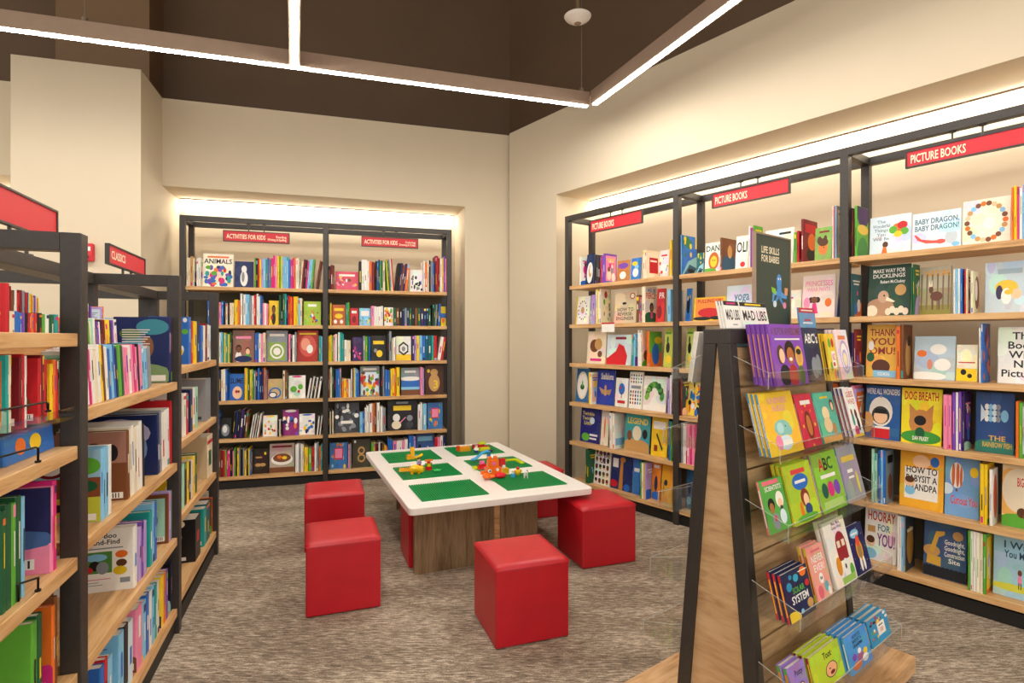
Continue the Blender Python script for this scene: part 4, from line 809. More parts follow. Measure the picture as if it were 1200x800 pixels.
# nearest bay
grow(1.4875, 'front tier, nearest gondola bay top', [('s', 8, 12, .15, 'r', {'w': .065, 'art': dots('yae', 9, .5, .5, .25, .35, .05)}), ('s', 13, 30, .085, 'ebbv'), ('s', 30.5, 44, .085, 'kror'), ('s', 45, 58, .085, 'kgw'), ('s', 59, 69, .085, 'Gt')], maxw=.065, tmax=-.01)
grow(1.515, 'rear tier, nearest gondola bay top', [('s', 4, 14, .13, 'rrR', {'d': .12}), ('s', 14.5, 30, .125, 'nwrRs', {'d': .12}), ('s', 31, 45, .12, 'rRcyy', {'d': .12}), ('s', 46, 69, .115, 'yowvlyo', {'d': .12})], maxw=.1, tmax=-.01)
grow(1.27, 'clear tray, nearest gondola bay', [('s', 8, 14, .19, 'te', {'w': .16}), ('s', 24, 32, .19, 'Rrw', {'w': .16}), ('s', 46, 56, .19, 'rRr', {'w': .17}), ('s', 60, 69, .17, 'yor', {'w': .12})], tmax=-.01)
row(GO, 1.176, 'under the clear tray, nearest gondola bay', 'books on the gondola under the clear tray', [('f', 6, 64, .075, ('low blue board book with orange shapes', 'the low blue book', '2f70c0', [('e', .3, .5, .1, .3, 'o'), ('e', .6, .5, .12, .3, 'y')]), {'d': .06, 'name': 'board_book'})], near=True, tmax=-.01)
grow(.84, 'nearest gondola bay, under the wire stop', [('s', 2, 30, .27, 'GGgGc', {'w': .22}), ('s', 60, 67, .26, 'pP', {'w': .26, 'art': A_cinder})], tmax=-.01)
grow(.49, 'nearest gondola bay, lower shelf', [('s', 38, 50, .27, 'gG', {'w': .24, 'art': [('e', .5, .3, .3, .2, 'p'), ('e', .5, .3, .27, .18, 'G')]}), ('s', 62, 68, .27, 'on', {'w': .2})], tmax=-.01)
# second bay
TQ = {'tmin': .06, 'tmax': 1.215}
grow(1.28, 'front tier, second gondola bay', [('s', 97, 140, .2, 'wPwewynwbcbB', {'lean': -9}), ('s', 137, 170, .2, 'gGppwpPpkpc', {'lean': -9, 'join': 1}), ('s', 166, 178, .185, 'cs', {'w': .12, 'lean': -9, 'join': 1}),
    ('s', 198, 204, .37, 'BV', {'w': .235, 'art': A_ocean, 'j': 0})], maxw=.11, **TQ)
grow(1.40, 'middle tier, second gondola bay', [('s', 97, 122, .18, 'okgemwVvwk', {'d': .16, 'lean': -9}), ('s', 122.5, 139, .18, 'RyyBvw', {'d': .16, 'lean': -9, 'join': 1})], maxw=.09, **TQ)
grow(1.50, 'rear tier, second gondola bay', [('s', 97, 104, .16, 'cbw', {'d': .27}), ('s', 104.5, 108, .15, 'Vv', {'d': .27}), ('s', 119, 122, .15, 'lo', {'d': .27, 'w': .08}), ('s', 130, 132, .10, 'ct', {'d': .27, 'w': .07})], maxw=.08, **TQ)
grow(.87, 'middle shelf, second gondola bay', [('s', 118, 131, .25, 'cccw', {'w': .22, 'art': A_toys, 'j': .01}), ('s', 148, 170, .285, 'newewwk', {'w': .24, 'art': A_bats, 'lean': -3, 'j': .06}), ('s', 184, 199, .29, 'Bswww', {'w': .27, 'art': A_dragonb, 'j': .05, 'lean': -3}), ('s', 200.5, 204, .32, 'r', {'w': .18})], **TQ)
grow(.49, 'lower shelf, second gondola bay', [('s', 157, 161, .25, 'w', {'w': .27, 'art': A_peek, 'j': 0}), ('s', 163, 172, .24, 'lvl', {'w': .2}), ('s', 176, 184, .27, 'tcb', {'w': .2}), ('s', 197, 206, .26, 'nls', {'w': .2})], **TQ)
grow(.13, 'bottom shelf, second gondola bay', [('s', 118, 132, .25, 'brc', {'w': .16}), ('s', 140, 156, .26, 'ckx', {'w': .18}), ('s', 160, 167, .27, 'p', {'w': .12}), ('s', 168, 181, .27, 'cbwc', {'w': .14}), ('s', 182, 187, .27, 'te', {'w': .15}), ('s', 189, 197, .26, 'yov', {'w': .15}), ('s', 200, 207, .26, 'kB', {'w': .15})], **TQ)
# far bay
TQ = {'tmin': 1.28, 'tmax': 2.31}
grow(1.353, 'top shelf, far gondola bay', [('s', 221, 226, .27, 'br', {'w': .2, 'art': mosaic(41, 'gycow', 20, v1=.95)}), ('s', 228, 234, .26, 'yB', {'w': .16}), ('s', 236, 247, .25, 'bwRwx', {'w': .14})], **TQ)
grow(.96, 'second shelf, far gondola bay', [('s', 215, 221, .24, 'wr', {'w': .16}), ('s', 223, 232, .25, 'Bwm', {'w': .2, 'j': .02}), ('s', 241, 247, .29, 's', {'w': .24, 'art': [('r', 0, 0, 1, 1, '98969a'), ('r', .7, .05, .9, .12, 'd')]})], **TQ)
grow(.575, 'third shelf, far gondola bay', [('s', 214, 231, .24, 'mkykeyG', {'w': .16}), ('s', 243, 250, .29, 'e', {'w': .29, 'art': [('r', 0, 0, 1, 1, 'd0b890'), ('r', .3, 0, .34, 1, '8898a8')]})], **TQ)
grow(.165, 'bottom shelf, far gondola bay', [('s', 229, 235, .28, 'k', {'w': .2, 'art': [('e', .6, .9, .12, .08, 'e'), ('e', .3, .35, .2, .15, 'w'), ('e', .5, .6, .15, .1, 's'), ('r', .4, .05, .75, .13, 'w')]}), ('s', 239, 246, .25, 'tT', {'w': .18}), ('s', 248, 253, .25, 'no', {'w': .12})], **TQ)
# clear tray, tier blocks and wire stops on the gondola
def simple(name, label, cat, fr, t, d, z, boxes, mat, grp=None, bev=0):
    m_ = MB()
    for b_ in boxes: m_.box(*b_)
    o = m_.build(name, mat, None, bev); o.matrix_world = fr.at(t, d, z); return tag(o, label, cat, grp)
simple('clear_shelf_tray', 'clear acrylic tray holding thin books in the nearest gondola bay', 'tray', GO, -1.1, .01, 1.262, [(0, 1.09, 0, .22, 0, .004), (0, 1.09, 0, .004, .004, .035)], M['acrylic'])
simple('book_riser', 'oak riser block under the middle tier of thin books, second gondola bay', 'riser', GO, .06, .15, 1.281, [(0, .72, 0, .11, 0, .118)], M['wood'], 'oak risers', .002)
simple('book_riser', 'taller oak riser block under the rear tier of thin books, second gondola bay', 'riser', GO, .06, .265, 1.281, [(0, .72, 0, .09, 0, .218)], M['wood'], 'oak risers', .002)
simple('book_tray', 'black tray under the rear tier of books at the top of the nearest gondola bay', 'tray', GO, -1.1, .112, 1.4875, [(0, 1.09, 0, .12, 0, .026)], M['blackw'])
def wire(label, t0, t1, z, d0=.004, d1=.2, h=.045):
    th = thing('wire_book_stop', label, 'book stop', GO.at(t1, 0, z), 'wire book stops')
    m_ = MB()
    m_.tube([(t0 - t1, d1, .004), (t0 - t1, d1, h), (t0 - t1, d0 + .03, h), (-.03, d0, h), (-.004, d0 + .004, h - .006), (0, d0 + .006, .004)], .0028, 8); m_.build('bent_wire', M['wire'], th, smooth=True)
    m_ = MB(); m_.cyl(0, d0 + .006, .0005, .006, .007, 10); m_.build('foot', M['wire'], th)
wire('bent black wire book stop on the shelf under the clear tray, nearest gondola bay', GO.t(2, 0), GO.t(50, 0), 1.176)
wire('bent black wire book stop beside the barcoded pink book, nearest gondola bay', GO.t(36, 0), GO.t(50, 0), .84, .004, .025)
wire('bent black wire along the clear tray of thin books, nearest gondola bay', GO.t(2, 0), GO.t(62, 0), 1.3005, .005, .012, .03)

# ---------------------------------------------------------------- A-frame display: t runs along its length, d across it
L0, L1, EC = 1.905, 2.735, 1.189
ZT, ZP = 1.535, .10
def hw(z): return .05 + (ZT - z) / (ZT - ZP) * .125           # half width of the frame at height z
af = thing('display_stand', 'A-shaped black-framed oak display stand with clear tilted trays of board books', 'display stand', AF.M.copy())
def P5(nm, boxes, mat, bev=.0015):
    m_ = MB()
    for b_ in boxes: m_.box(*b_)
    return m_.build(nm, mat, af, bev)
P5('platform', [(1.70, 2.93, EC - .335, EC + .335, .03, ZP)], M['ply2'], .003)
P5('platform_toe', [(1.78, 2.85, EC - .27, EC + .27, 0, .03)], M['blackw'])
lw = .052
for t0 in (L0, L1 - .05):
    for sg in (-1, 1):
        m_ = MB()
        a = [(EC + sg * hw(ZP), ZP), (EC + sg * hw(ZT - .055), ZT - .055), (EC + sg * (hw(ZT - .055) - lw), ZT - .055), (EC + sg * (hw(ZP) - lw), ZP)]
        if sg > 0: pass
        else: a = a[::-1]
        m_.prism(a[::-1], t0, t0 + .05, axis='x'); m_.build('leg', M['black'], af, .002)
P5('top_cap', [(L0, L1, EC - .055, EC + .055, ZT - .055, ZT)], M['black'], .002)
for t0 in (L0 + .012, L1 - .038):
    m_ = MB(); q = lw + .001
    m_.prism([(EC - hw(ZP) + q, ZP), (EC + hw(ZP) - q, ZP), (EC + max(.003, hw(ZT - .056) - q), ZT - .056), (EC - max(.003, hw(ZT - .056) - q), ZT - .056)], t0, t0 + .02, axis='x')
    m_.build('end_panel', M['ply'], af)
NS = 9
for sg in (-1, 1):
    for i in range(NS):
        z0 = ZP + .01 + i * (ZT - .07 - ZP) / NS; z1 = z0 + (ZT - .07 - ZP) / NS - .008
        m_ = MB(); o = 0
        y = lambda z, k: EC + sg * (hw(z) - .008 - k)
        pts = [(y(z0, 0), z0), (y(z1, 0), z1), (y(z1, .014), z1), (y(z0, .014), z0)]
        m_.prism(pts if sg < 0 else pts[::-1], L0 + .052, L1 - .052, axis='x'); m_.build('slat', M['slat'], af)
TR = (1.325, 1.075, .812, .53, .25)
TLT = math.radians(14)
def tray(z, sg, out, lip):
    """acrylic ledge, lip and two end cheeks; sg -1 faces the picture wall aisle nearest the viewer"""
    fy = EC + sg * (hw(z) + .001); oy = EC + sg * (hw(z) + out)
    a, b_ = min(fy, oy), max(fy, oy)
    m_ = MB(); m_.box(L0 + .002, L1 - .002, a, b_, z - .004, z)
    yy = oy + (-.003 if sg < 0 else 0)
    m_.box(L0 + .002, L1 - .002, yy, yy + .003, z, z + lip)
    for t in (L0 + .002, L1 - .005):
        pts = [(fy, z), (oy, z), (oy, z + lip), (fy, z + lip * 2.0)]
        m_.prism(pts if sg > 0 else pts[::-1], t, t + .003, axis='x')
    m_.build('clear_tray', M['acrylic'], af)
    e_ = MB(); e_.box(L0 + .002, L1 - .002, yy, yy + .003, z + lip, z + lip + .0015)
    for t in (L0 + .002, L1 - .005):
        pts = [(fy, z + lip * 2), (oy, z + lip), (oy, z + lip + .0016), (fy, z + lip * 2 + .0016)]
        e_.prism(pts if sg > 0 else pts[::-1], t, t + .003, axis='x')
        e_.box(t, t + .003, oy - .0008, oy + .0008, z - .004, z + lip)
    e_.build('tray_highlight', M['edge'], af)  # thin strips that draw the edge highlight
OUT = (.13, .15, .155, .17, .18)
for z, o_ in zip(TR, OUT): tray(z, -1, o_, .055); tray(z, 1, o_, .055)

TL = {}
def tgroup(tray_i, x0, x1, yt, n, tk, spec, off=.004, deg=14, h=None, sz=None):
    """n copies leaning back in a tray; x0..x1 and yt are read off the photograph at the front cover"""
    lb, short, col, art = spec[:4]; sc_ = spec[4] if len(spec) > 4 else col; tc_ = spec[5] if len(spec) > 5 else CON.get(sc_, 'wk')[0]
    z = TR[tray_i]; d = EC - hw(z) - OUT[tray_i] + .004 + off
    a = math.radians(deg); h = .2
    for _ in range(5): dt = d + h * math.sin(a); h = (AF.z((x0 + x1) / 2, yt, dt) - z) / math.cos(a)
    t0, t1 = max(L0 + .008, AF.t(x0, dt)), AF.t(x1, dt)
    if tray_i: h = min(h, (TR[tray_i - 1] - .010 - z - tk * math.sin(a)) / math.cos(a))
    t0 = max(t0, TL.get(tray_i, 0)); t1 = min(t1, L1 - .009)
    if t1 - t0 < .05: print('TG', lb, t0, t1)
    TL[tray_i] = t1 + .002
    for q in range(n):
        dd = d + tk / 2 / math.cos(a) + q * (tk + .0022) / math.cos(a)
        mt = AF.at((t0 + t1) / 2, dd, z + tk / 2 * math.sin(a) + .001) @ Matrix.Rotation(-a, 4, 'X')
        tn = ('top', 'second', 'third', 'fourth', 'bottom')[tray_i]
        l2 = '%s, %s tray of the display stand' % (lb, tn) if q == 0 else '%s copy of %s, tucked behind it, %s tray of the stand' % (ORD[q], short, tn)
        book('board_book', l2, 'board books in the %s tray' % tn, mt, t1 - t0, h, tk, col, (art if art else rnd_cover(col)) if q == 0 else None, None, [(0, 1, 1.0, sc_), (.14, .84, .45, tc_)], parts=True)
A_awe = [('t', 'A IS FOR AWESOME!', .04, .82, .96, .95, '6a4a3a'), ('r', .12, .74, .9, .765, 'w'), ('e', .24, .5, .11, .16, '5a3a2c'), ('e', .27, .48, .08, .12, 'h'), ('e', .53, .55, .16, .18, '241a14'), ('e', .53, .48, .11, .14, 'b86a38'), ('e', .53, .42, .05, .03, 'w'), ('e', .8, .46, .12, .18, 'e0b838'), ('e', .8, .47, .07, .12, 'd89860'), ('e', .8, .54, .08, .05, 'k'), ('e', .3, .16, .16, .18, '1c1c28'), ('e', .55, .14, .14, .2, 'b02c2c'), ('e', .8, .15, .12, .16, '5a6a3a')]
A_abc = [('t', "ABC's", .1, .7, .9, .9, 'w'), ('e', .5, .25, .2, .2, 's'), ('e', .75, .3, .15, .2, 's')]
A_kind = [('t', 'KINDNESS|RULES!', .06, .68, .95, .93, 'e89aa8'), ('e', .48, .42, .24, .13, '8cc8c0'), ('e', .42, .42, .1, .09, 'b8e0dc'), ('e', .66, .36, .1, .08, '8cc8c0'), ('e', .5, .18, .2, .12, 'x'), ('e', .3, .2, .1, .12, 'p'), ('r', .42, .14, .68, .22, 'w'), ('e', .58, .44, .015, .015, 'k')]
A_caca = [('t', 'OCHO', .25, .76, .92, .92, 'w'), ('e', .5, .4, .22, .28, '7a2c1c'), ('e', .5, .4, .14, .2, 'c8743c'), *dots('yo', 8, .5, .4, .35, .38, .04)]
A_caca[0] = ('r', .25, .8, .85, .88, 'w')
A_baby = [('e', .42, .58, .18, .14, 'f0d8a8'), ('e', .42, .35, .2, .16, 'e8c89a'), ('e', .82, .72, .1, .13, '3c3030'), ('e', .82, .7, .06, .09, 'h'), ('r', 0, 0, 1, .12, 'e0a860'), ('e', .7, .25, .1, .12, 'c08a50'), ('r', .3, .88, .7, .92, 'y')]
A_who = [('t', 'GUESS|WHO', .15, .64, .85, .94, 'd05a4a'), ('e', .3, .36, .11, .14, '2a9a8a'), ('e', .28, .5, .08, .07, 'n'), ('e', .65, .45, .12, .1, 'z'), ('e', .7, .25, .12, .14, 'k'), ('e', .4, .12, .2, .1, 'P'), ('r', 0, 0, 1, .05, 'y')]
A_sci = [('t', 'SCIENTISTS', .12, .78, .92, .88, 'w'), ('r', .1, .9, .8, .98, 'f07088'), ('e', .3, .52, .15, .13, 'k'), ('e', .3, .46, .1, .1, 'a8703c'), ('e', .7, .58, .17, .16, 'w'), ('e', .7, .5, .1, .1, 'h'), ('e', .72, .42, .07, .04, 'd'), ('e', .38, .2, .16, .16, 's'), ('e', .38, .26, .05, .06, 'r'), ('e', .72, .25, .14, .14, 'x')]
A_girl = [('e', .5, .68, .3, .14, 'b'), ('r', .22, .82, .75, .9, 'e04848'), ('t', 'GREATEST', .28, .64, .72, .74, 'w'), ('e', .55, .4, .16, .16, '8a3a24'), ('e', .58, .36, .1, .11, 'h'), ('e', .6, .2, .13, .1, '2c4a80'), ('e', .35, .2, .06, .16, 'o'), ('e', .5, .08, .4, .06, 'g')]
A_girl[2] = ('r', .3, .66, .7, .71, 'w')
A_abc2 = [('t', 'A', .2, .68, .42, .92, 'r'), ('t', 'B', .38, .68, .6, .92, 'k'), ('t', 'C', .56, .68, .78, .92, 'G'), ('r', .2, .56, .8, .62, 'w'), ('e', .25, .36, .12, .13, '1c5a4a'), ('e', .5, .36, .12, .13, 'P'), ('e', .75, .36, .12, .13, 'v'), ('r', .1, .06, .9, .18, 'b4d478')]
A_num = [('r', .12, .7, .85, .8, 'e0c050'), ('r', .3, .5, .6, .56, 'w'), ('e', .75, .3, .06, .2, 'e0d050'), ('r', .3, .4, .6, .44, 'w')]
A_sol = [('t', 'SOLAR', .2, .52, .85, .66, 'g'), ('t', 'SYSTEM', .15, .32, .9, .5, 'w'), ('e', .2, .7, .1, .09, '2a8ab0'), ('e', .5, .82, .1, .08, '38a8c8'), ('e', .8, .88, .13, .1, 'o'), ('e', .1, .05, .32, .16, 'y'), ('e', .3, .88, .06, .05, '2a8ab0'), ('e', .88, .62, .08, .07, 'r'), ('e', .85, .2, .12, .1, 'a'), ('e', .5, .12, .06, .05, 'c'), ('r', .62, .9, .98, .92, 'w')]
A_never = [('t', 'NEVER|EVER!', .15, .5, .9, .84, 'w'), ('e', .5, .38, .14, .1, 'w'), ('e', .46, .38, .03, .03, 'k'), ('e', .54, .38, .03, .03, 'k'), ('e', .3, .15, .16, .12, 'e06878'), ('e', .72, .2, .14, .1, '6ab0b8'), ('e', .85, .1, .1, .08, 'w'), ('r', .2, .88, .8, .92, 'e06878')]
A_barn = [('t', "Moo, Moo,|Guess Who?", .2, .84, .95, .97, 'k'), ('e', .6, .6, .24, .2, '9c2430'), ('r', .36, .36, .84, .6, '9c2430'), ('r', .42, .56, .56, .66, 'e'), ('r', .64, .56, .78, .66, 'e'), ('e', .3, .3, .12, .14, 'e0902c'), ('e', .62, .22, .14, .16, 'w'), ('e', .6, .26, .04, .04, 'k'), ('e', .85, .15, .1, .12, 'g'), ('r', .3, .02, .95, .12, 'a0c860')]
A_rock = [('e', .4, .82, .28, .09, 'c'), ('r', .18, .8, .6, .84, 'w'), ('e', .5, .48, .2, .22, 'f0a030'), ('e', .5, .46, .14, .16, 'a08048'), ('e', .5, .66, .12, .12, 'e05038'), ('e', .42, .2, .07, .14, 'w'), ('e', .62, .2, .07, .14, 'w'), *dots('wy', 9, .5, .5, .42, .42, .015)]
A_potty = [('t', 'Potty', .3, .7, .85, .86, 'k'), ('e', .62, .4, .18, .12, 'k'), ('e', .62, .39, .16, .1, 'h')]
A_toot = [('t', 'Toot', .3, .7, .8, .9, 'k'), ('e', .6, .38, .2, .2, 'k'), ('e', .6, .38, .18, .18, 'f0b080'), ('e', .55, .42, .03, .02, 'k'), ('e', .62, .3, .08, .05, 'R')]
A_gma = [('t', 'HOW TO|BABYSIT A|GRANDMA', .1, .58, .9, .94, 'k'), ('e', .25, .38, .1, .09, 'v'), ('e', .5, .3, .14, .14, 'a8608a'), ('e', .5, .46, .08, .07, 'w'), ('e', .75, .36, .1, .08, 'y'), ('e', .7, .2, .14, .1, 'w'), ('e', .3, .15, .2, .1, 'o')]
A_100 = [('r', .4, .25, .78, .72, 'w'), ('t', '100', .44, .34, .75, .52, 'e0503c'), ('t', 'FIRST', .46, .56, .72, .66, 'k'), *mosaic(52, 'yowrk', 12, .05, .95, .75, .95, .08), *mosaic(53, 'yowg', 6, .05, .35, .1, .6, .07)]
A_100[2] = ('r', .48, .58, .7, .62, 'k')
A_let = [('e', .35, .8, .16, .1, 'g'), ('e', .7, .8, .14, .1, 'r'), ('r', .42, .25, .85, .62, 'w'), ('t', 'ABC', .46, .42, .8, .58, 'P'), ('e', .6, .34, .12, .05, 'r'), ('e', .55, .12, .14, .1, 'o'), ('e', .8, .12, .1, .1, 'b'), ('e', .25, .3, .1, .1, 'g')]
A_swirl = [('e', .55, .45, .36, .34, 'b8a4d8'), ('e', .55, .45, .3, .28, 'f6f0ea'), ('e', .55, .4, .22, .2, 'b8a4d8'), ('e', .55, .4, .16, .14, 'f4e4b8'), ('r', .2, .8, .8, .88, 'e08048')]
tgroup(0, 900, 937.5, 381, 5, 0.016, ('purple board book with three women smiling', 'the purple women book', '8a4ab8', A_awe, '7a40a8', 'e8a040'), 0.004, 9)
tgroup(0, 938.5, 957, 385, 2, .02, ('dark blue alphabet board book', 'the dark blue alphabet', '2a3050', A_abc), .03, 9)
tgroup(0, 963, 976, 392, 2, .02, ('yellow-spined board book crowded with letters', 'the letters book', 'f0c838', A_let, 'f0c020', 'k'), .004, 9)
tgroup(0, 977, 991, 387, 3, .012, ('pink-white board book with a lilac swirl', 'the lilac swirl', 'f2dce0', A_swirl), .004, 9)
tgroup(1, 888, 926, 461, 3, 0.0145, ('yellow board book with a small grey-blue elephant', 'the elephant book', 'f2c832', A_kind, '2a9ad8', 'd8e8f0'), 0.042)
tgroup(1, 930, 949, 463, 2, 0.012, ('red board book with a brown oval figure', 'the brown oval', 'd02c48', A_caca), 0.05)
tgroup(1, 952, 974, 461, 2, 0.012, ('teal board book with a sleepy bear', 'the sleepy bear', '5ab4a0', A_baby), 0.045)
tgroup(1, 987, 1004.5, 455, 3, 0.014, ('white board book with two dancing figures', 'the dancing figures', 'f4f0ec', A_who, '5a3a9a', 'o'), 0.03)
tgroup(2, 887, 915, 563, 1, 0.015, ('green board book with two cartoon scientists', 'the scientists book', '5aa848', A_sci, 'f07088', 'w'), 0.058)
tgroup(2, 916, 947, 544, 3, 0.015, ('lime board book with a red-haired girl', 'the red-haired girl', 'b4cc30', A_girl, 'e8c020', 'g'), 0.045)
tgroup(2, 949, 977, 531, 2, 0.015, ('green alphabet board book with three ovals', 'the three ovals', '8cc03c', A_abc2, 'd070b0', 'w'), 0.045)
tgroup(2, 979, 999, 522, 2, 0.015, ('grey board book with yellow lettering', 'the grey book', '9a9aa4', A_num, '5a98c8', 'w'), 0.045)
tgroup(3, 914, 944, 669, 3, 0.0165, ('navy solar system board book with planets', 'the solar system', '182048', A_sol, 'd0282c', 'y'), 0.026)
tgroup(3, 944.5, 962, 640, 2, 0.018, ('salmon pink board book with white lettering', 'the salmon book', 'f0a090', A_never, 'd8c83c', 'r'), 0.04)
tgroup(3, 963.5, 987, 610, 2, 0.018, ('white board book with a red barn', 'the red barn', 'f2ece2', A_barn), 0.04)
tgroup(3, 990, 1008, 616, 1, 0.018, ('navy board book with an orange rocket ring', 'the rocket book', '1c2058', A_rock), 0.04)
tgroup(4, 913, 941, 783, 2, 0.02, ('purple board book titled with a toddler face', 'the purple toddler', '9a7ac8', A_potty, '5a9a4a', 'o'), 0.045)
tgroup(4, 948, 981, 761, 3, 0.018, ('lime green board book with a round toddler face', 'the lime toddler', 'bcd02c', A_toot, 'a02848', 'y'), 0.03)
tgroup(4, 982, 1013, 743, 4, .016, ('blue board book about babysitting a grandmother', 'the grandmother book', '4a98d8', A_gma), .006)
tgroup(4, 1016, 1041, 721, 3, .022, ('light blue chunky board book with a white panel', 'the white panel', '3a98c8', A_100, '2a88b8', 'y'), .03)
# a few books on the far side of the display stand
for i, (t, c) in enumerate(((L0 + .12, 'w'), (L0 + .36, 'c'), (L0 + .60, 'y'))):
    d = EC + hw(TR[0]) + .06
    mt = AF.at(t, d, TR[0] + .003) @ Matrix.Rotation(math.radians(9), 4, 'X') @ Matrix.Rotation(math.pi, 4, 'Z')
    book('board_book', '%s board book on the far-side top tray of the display stand' % NAMES[c], 'board books on the far side', mt, .2, .2, .02, c, rnd_cover(c), parts=True)
# word-game pads and the board on top of the stand
A_ml = [('r', 0, .84, 1, 1, 'k'), ('r', .2, .89, .8, .95, 'P'), ('t', 'MAD LIBS', .06, .3, .94, .72, 'k'), ('r', .4, .12, .7, .16, 's')]
A_ml2 = [('r', 0, .84, 1, 1, 'k'), ('r', .2, .89, .8, .95, 'y'), ('t', 'MAD LIBS', .06, .3, .94, .72, 'k'), ('r', .4, .12, .7, .16, 's')]
zc = ZT + .001
for gi, (x0, x1, A_, nn, ds_) in enumerate(((845, 871, A_ml, 3, 'pink'), (872, 903, A_ml2, 2, 'yellow'))):
    for q in range(nn):
        d = EC - .046 + q * .0115
        t0 = max(L0 + .004, AF.t(x0, EC - .046)); t1 = AF.t(x1, EC - .046)
        mt = AF.at((t0 + t1) / 2, d + .006, zc + .0012) @ Matrix.Rotation(-math.radians(12), 4, 'X')
        book('word_game_pad', ('white word game pad with black header and %s strip on the stand top' % ds_) if q == 0 else '%s white pad behind the %s-strip word game pad on the stand top' % (ORD[q], ds_), 'word game pads', mt, t1 - t0 - .002, .105, .010, 'w', A_, parts=True)
d = EC + .0
tb0, tb1 = AF.t(891, d), AF.t(932.5, d)
sb = thing('display_board', 'dark green life skills for babies board standing on top of the display stand', 'sign', AF.at(tb0, d + .028, ZT))
W_ = tb1 - tb0; H_ = AF.z(891, 270, d) - ZT
m_ = MB(); m_.box(.006, W_ - .006, -.005, .005, .006, H_ - .006); pn = m_.build('board_panel', M['signgreen'], sb)
m_ = MB(); m_.box(0, W_, -.008, .008, 0, .006); m_.box(0, W_, -.008, .008, H_ - .006, H_); m_.box(0, .006, -.008, .008, .006, H_ - .006); m_.box(W_ - .006, W_, -.008, .008, .006, H_ - .006)
m_.build('board_frame', M['house'], sb)
m_ = MB(); lettering(m_, 'LIFE SKILLS|FOR BABIES', .17 * W_, .66 * W_, .70 * H_, .88 * H_, -.0056); m_.build('lettering', M['signwhite'], pn)
m_ = MB()
draw(m_, [('e', .66, .52, .075, .08, '4a8fd0'), ('p', '4a8fd0', [(.6, .5), (.72, .5), (.74, .36), (.6, .36)]), ('p', '5a9ad8', [(.6, .42), (.48, .4), (.46, .3), (.5, .3), (.53, .37), (.62, .38)]), ('p', '5a9ad8', [(.72, .42), (.84, .38), (.86, .44), (.9, .44), (.88, .34), (.72, .35)]),
    ('p', '4a8fd0', [(.61, .37), (.52, .3), (.56, .29), (.66, .35)]), ('p', '4a8fd0', [(.7, .37), (.8, .28), (.76, .27), (.66, .34)]), ('p', '8cc83c', [(.44, .46), (.56, .44), (.58, .38), (.46, .4)]), ('p', 'e8a070', [(.82, .46), (.92, .46), (.9, .38), (.82, .38)]), ('e', .54, .28, .05, .035, 'x'), ('e', .82, .27, .05, .035, 'p'), ('e', .64, .55, .015, .012, 'w'), ('e', .7, .55, .015, .012, 'w')], W_, H_, .0104, -1)
for i, v in enumerate(m_.v): m_.v[i] = (v[0] + W_ / 2, v[1], v[2])
m_.build('mascot_print', M['print'], pn)
t0, t1 = AF.t(937, EC - .03), AF.t(956, EC - .03)
book('small_sign_book', 'small light blue card book with a red band beside the dark green board', None, AF.at((t0 + t1) / 2, EC - .03, ZT + .001) @ Matrix.Rotation(-math.radians(6), 4, 'X'), t1 - t0, .10, .008, '6a9ac4', [('r', 0, .78, 1, 1, 'c03040'), ('r', .15, .86, .85, .91, 'w'), ('r', .3, .42, .7, .5, 'c03040'), ('r', .2, .3, .8, .36, 'w')])

# ---------------------------------------------------------------- play table
TM = Matrix.Translation((-.38, 4.46, 0)) @ Matrix.Rotation(math.radians(22.5), 4, 'Z')
tb = thing('play_table', 'low white play table with six green brick plates on an oak base', 'table', TM)
def rrect(x0, x1, y0, y1, r, n=6):
    p = []
    for cx, cy, a in ((x1 - r, y0 + r, -90), (x1 - r, y1 - r, 0), (x0 + r, y1 - r, 90), (x0 + r, y0 + r, 180)):
        p += [(cx + r * math.cos(math.radians(a + 90 * i / n)), cy + r * math.sin(math.radians(a + 90 * i / n))) for i in range(n + 1)]
    return p
TH = .48
m_ = MB(); m_.prism(rrect(-.635, .635, -.92, .92, .035), TH - .045, TH); m_.build('tabletop', M['white'], tb, .006, 3)
for nm, b_ in (('base_panel', (-.56, .26, -.73, -.69, 0, TH - .045)), ('base_panel', (-.56, .26, .69, .73, 0, TH - .045))):
    m_ = MB()
    if b_[2] < 0:
        m_.box(-.56, -.022, -.73, -.69, 0, TH - .045); m_.build('base_panel', M['tablewood'], tb, .001)
        m_ = MB(); m_.box(.022, .30, -.73, -.69, 0, TH - .045); m_.build('base_panel', M['tablewood'], tb, .001)
    else: m_.box(-.40, .40, .69, .73, 0, TH - .045); m_.build('base_panel', M['tablewood'], tb, .001)
m_ = MB(); m_.box(-.02, .02, -.731, .688, 0, TH - .045); m_.build('base_spine', M['ply2'], tb, .001)
plate_me = None
PU, PW_, PD = .016, 28, 25
CEN = [(-.305, -.6), (-.305, -.022), (-.30, .567), (.287, -.57), (.29, .018), (.287, .605)]
for cx, cy in CEN:
    if plate_me is None:
        m_ = MB(); m_.box(-PW_ * PU / 2, PW_ * PU / 2, -PD * PU / 2, PD * PU / 2, 0, .004)
        for i in range(PW_):
            for j in range(PD): m_.cyl((i + .5) * PU - PW_ * PU / 2, (j + .5) * PU - PD * PU / 2, .004, .0098, .0048, 8)
        o = m_.build('brick_plate', M['green'], tb); plate_me = o
    else:
        o = plate_me.copy(); COL.objects.link(o); o.parent = tb
    o.location = (cx, cy, TH)
ZB0 = TH + .0101
def toy(name, label, u, v, rot, build, grp='toy bricks on the play table', cat='toy'):
    m_ = MB(); build(m_)
    o = m_.build(name, M['plastic']); o.matrix_world = TM @ Matrix.Translation((u, v, ZB0)) @ Matrix.Rotation(math.radians(rot), 4, 'Z'); return tag(o, label, cat, grp)
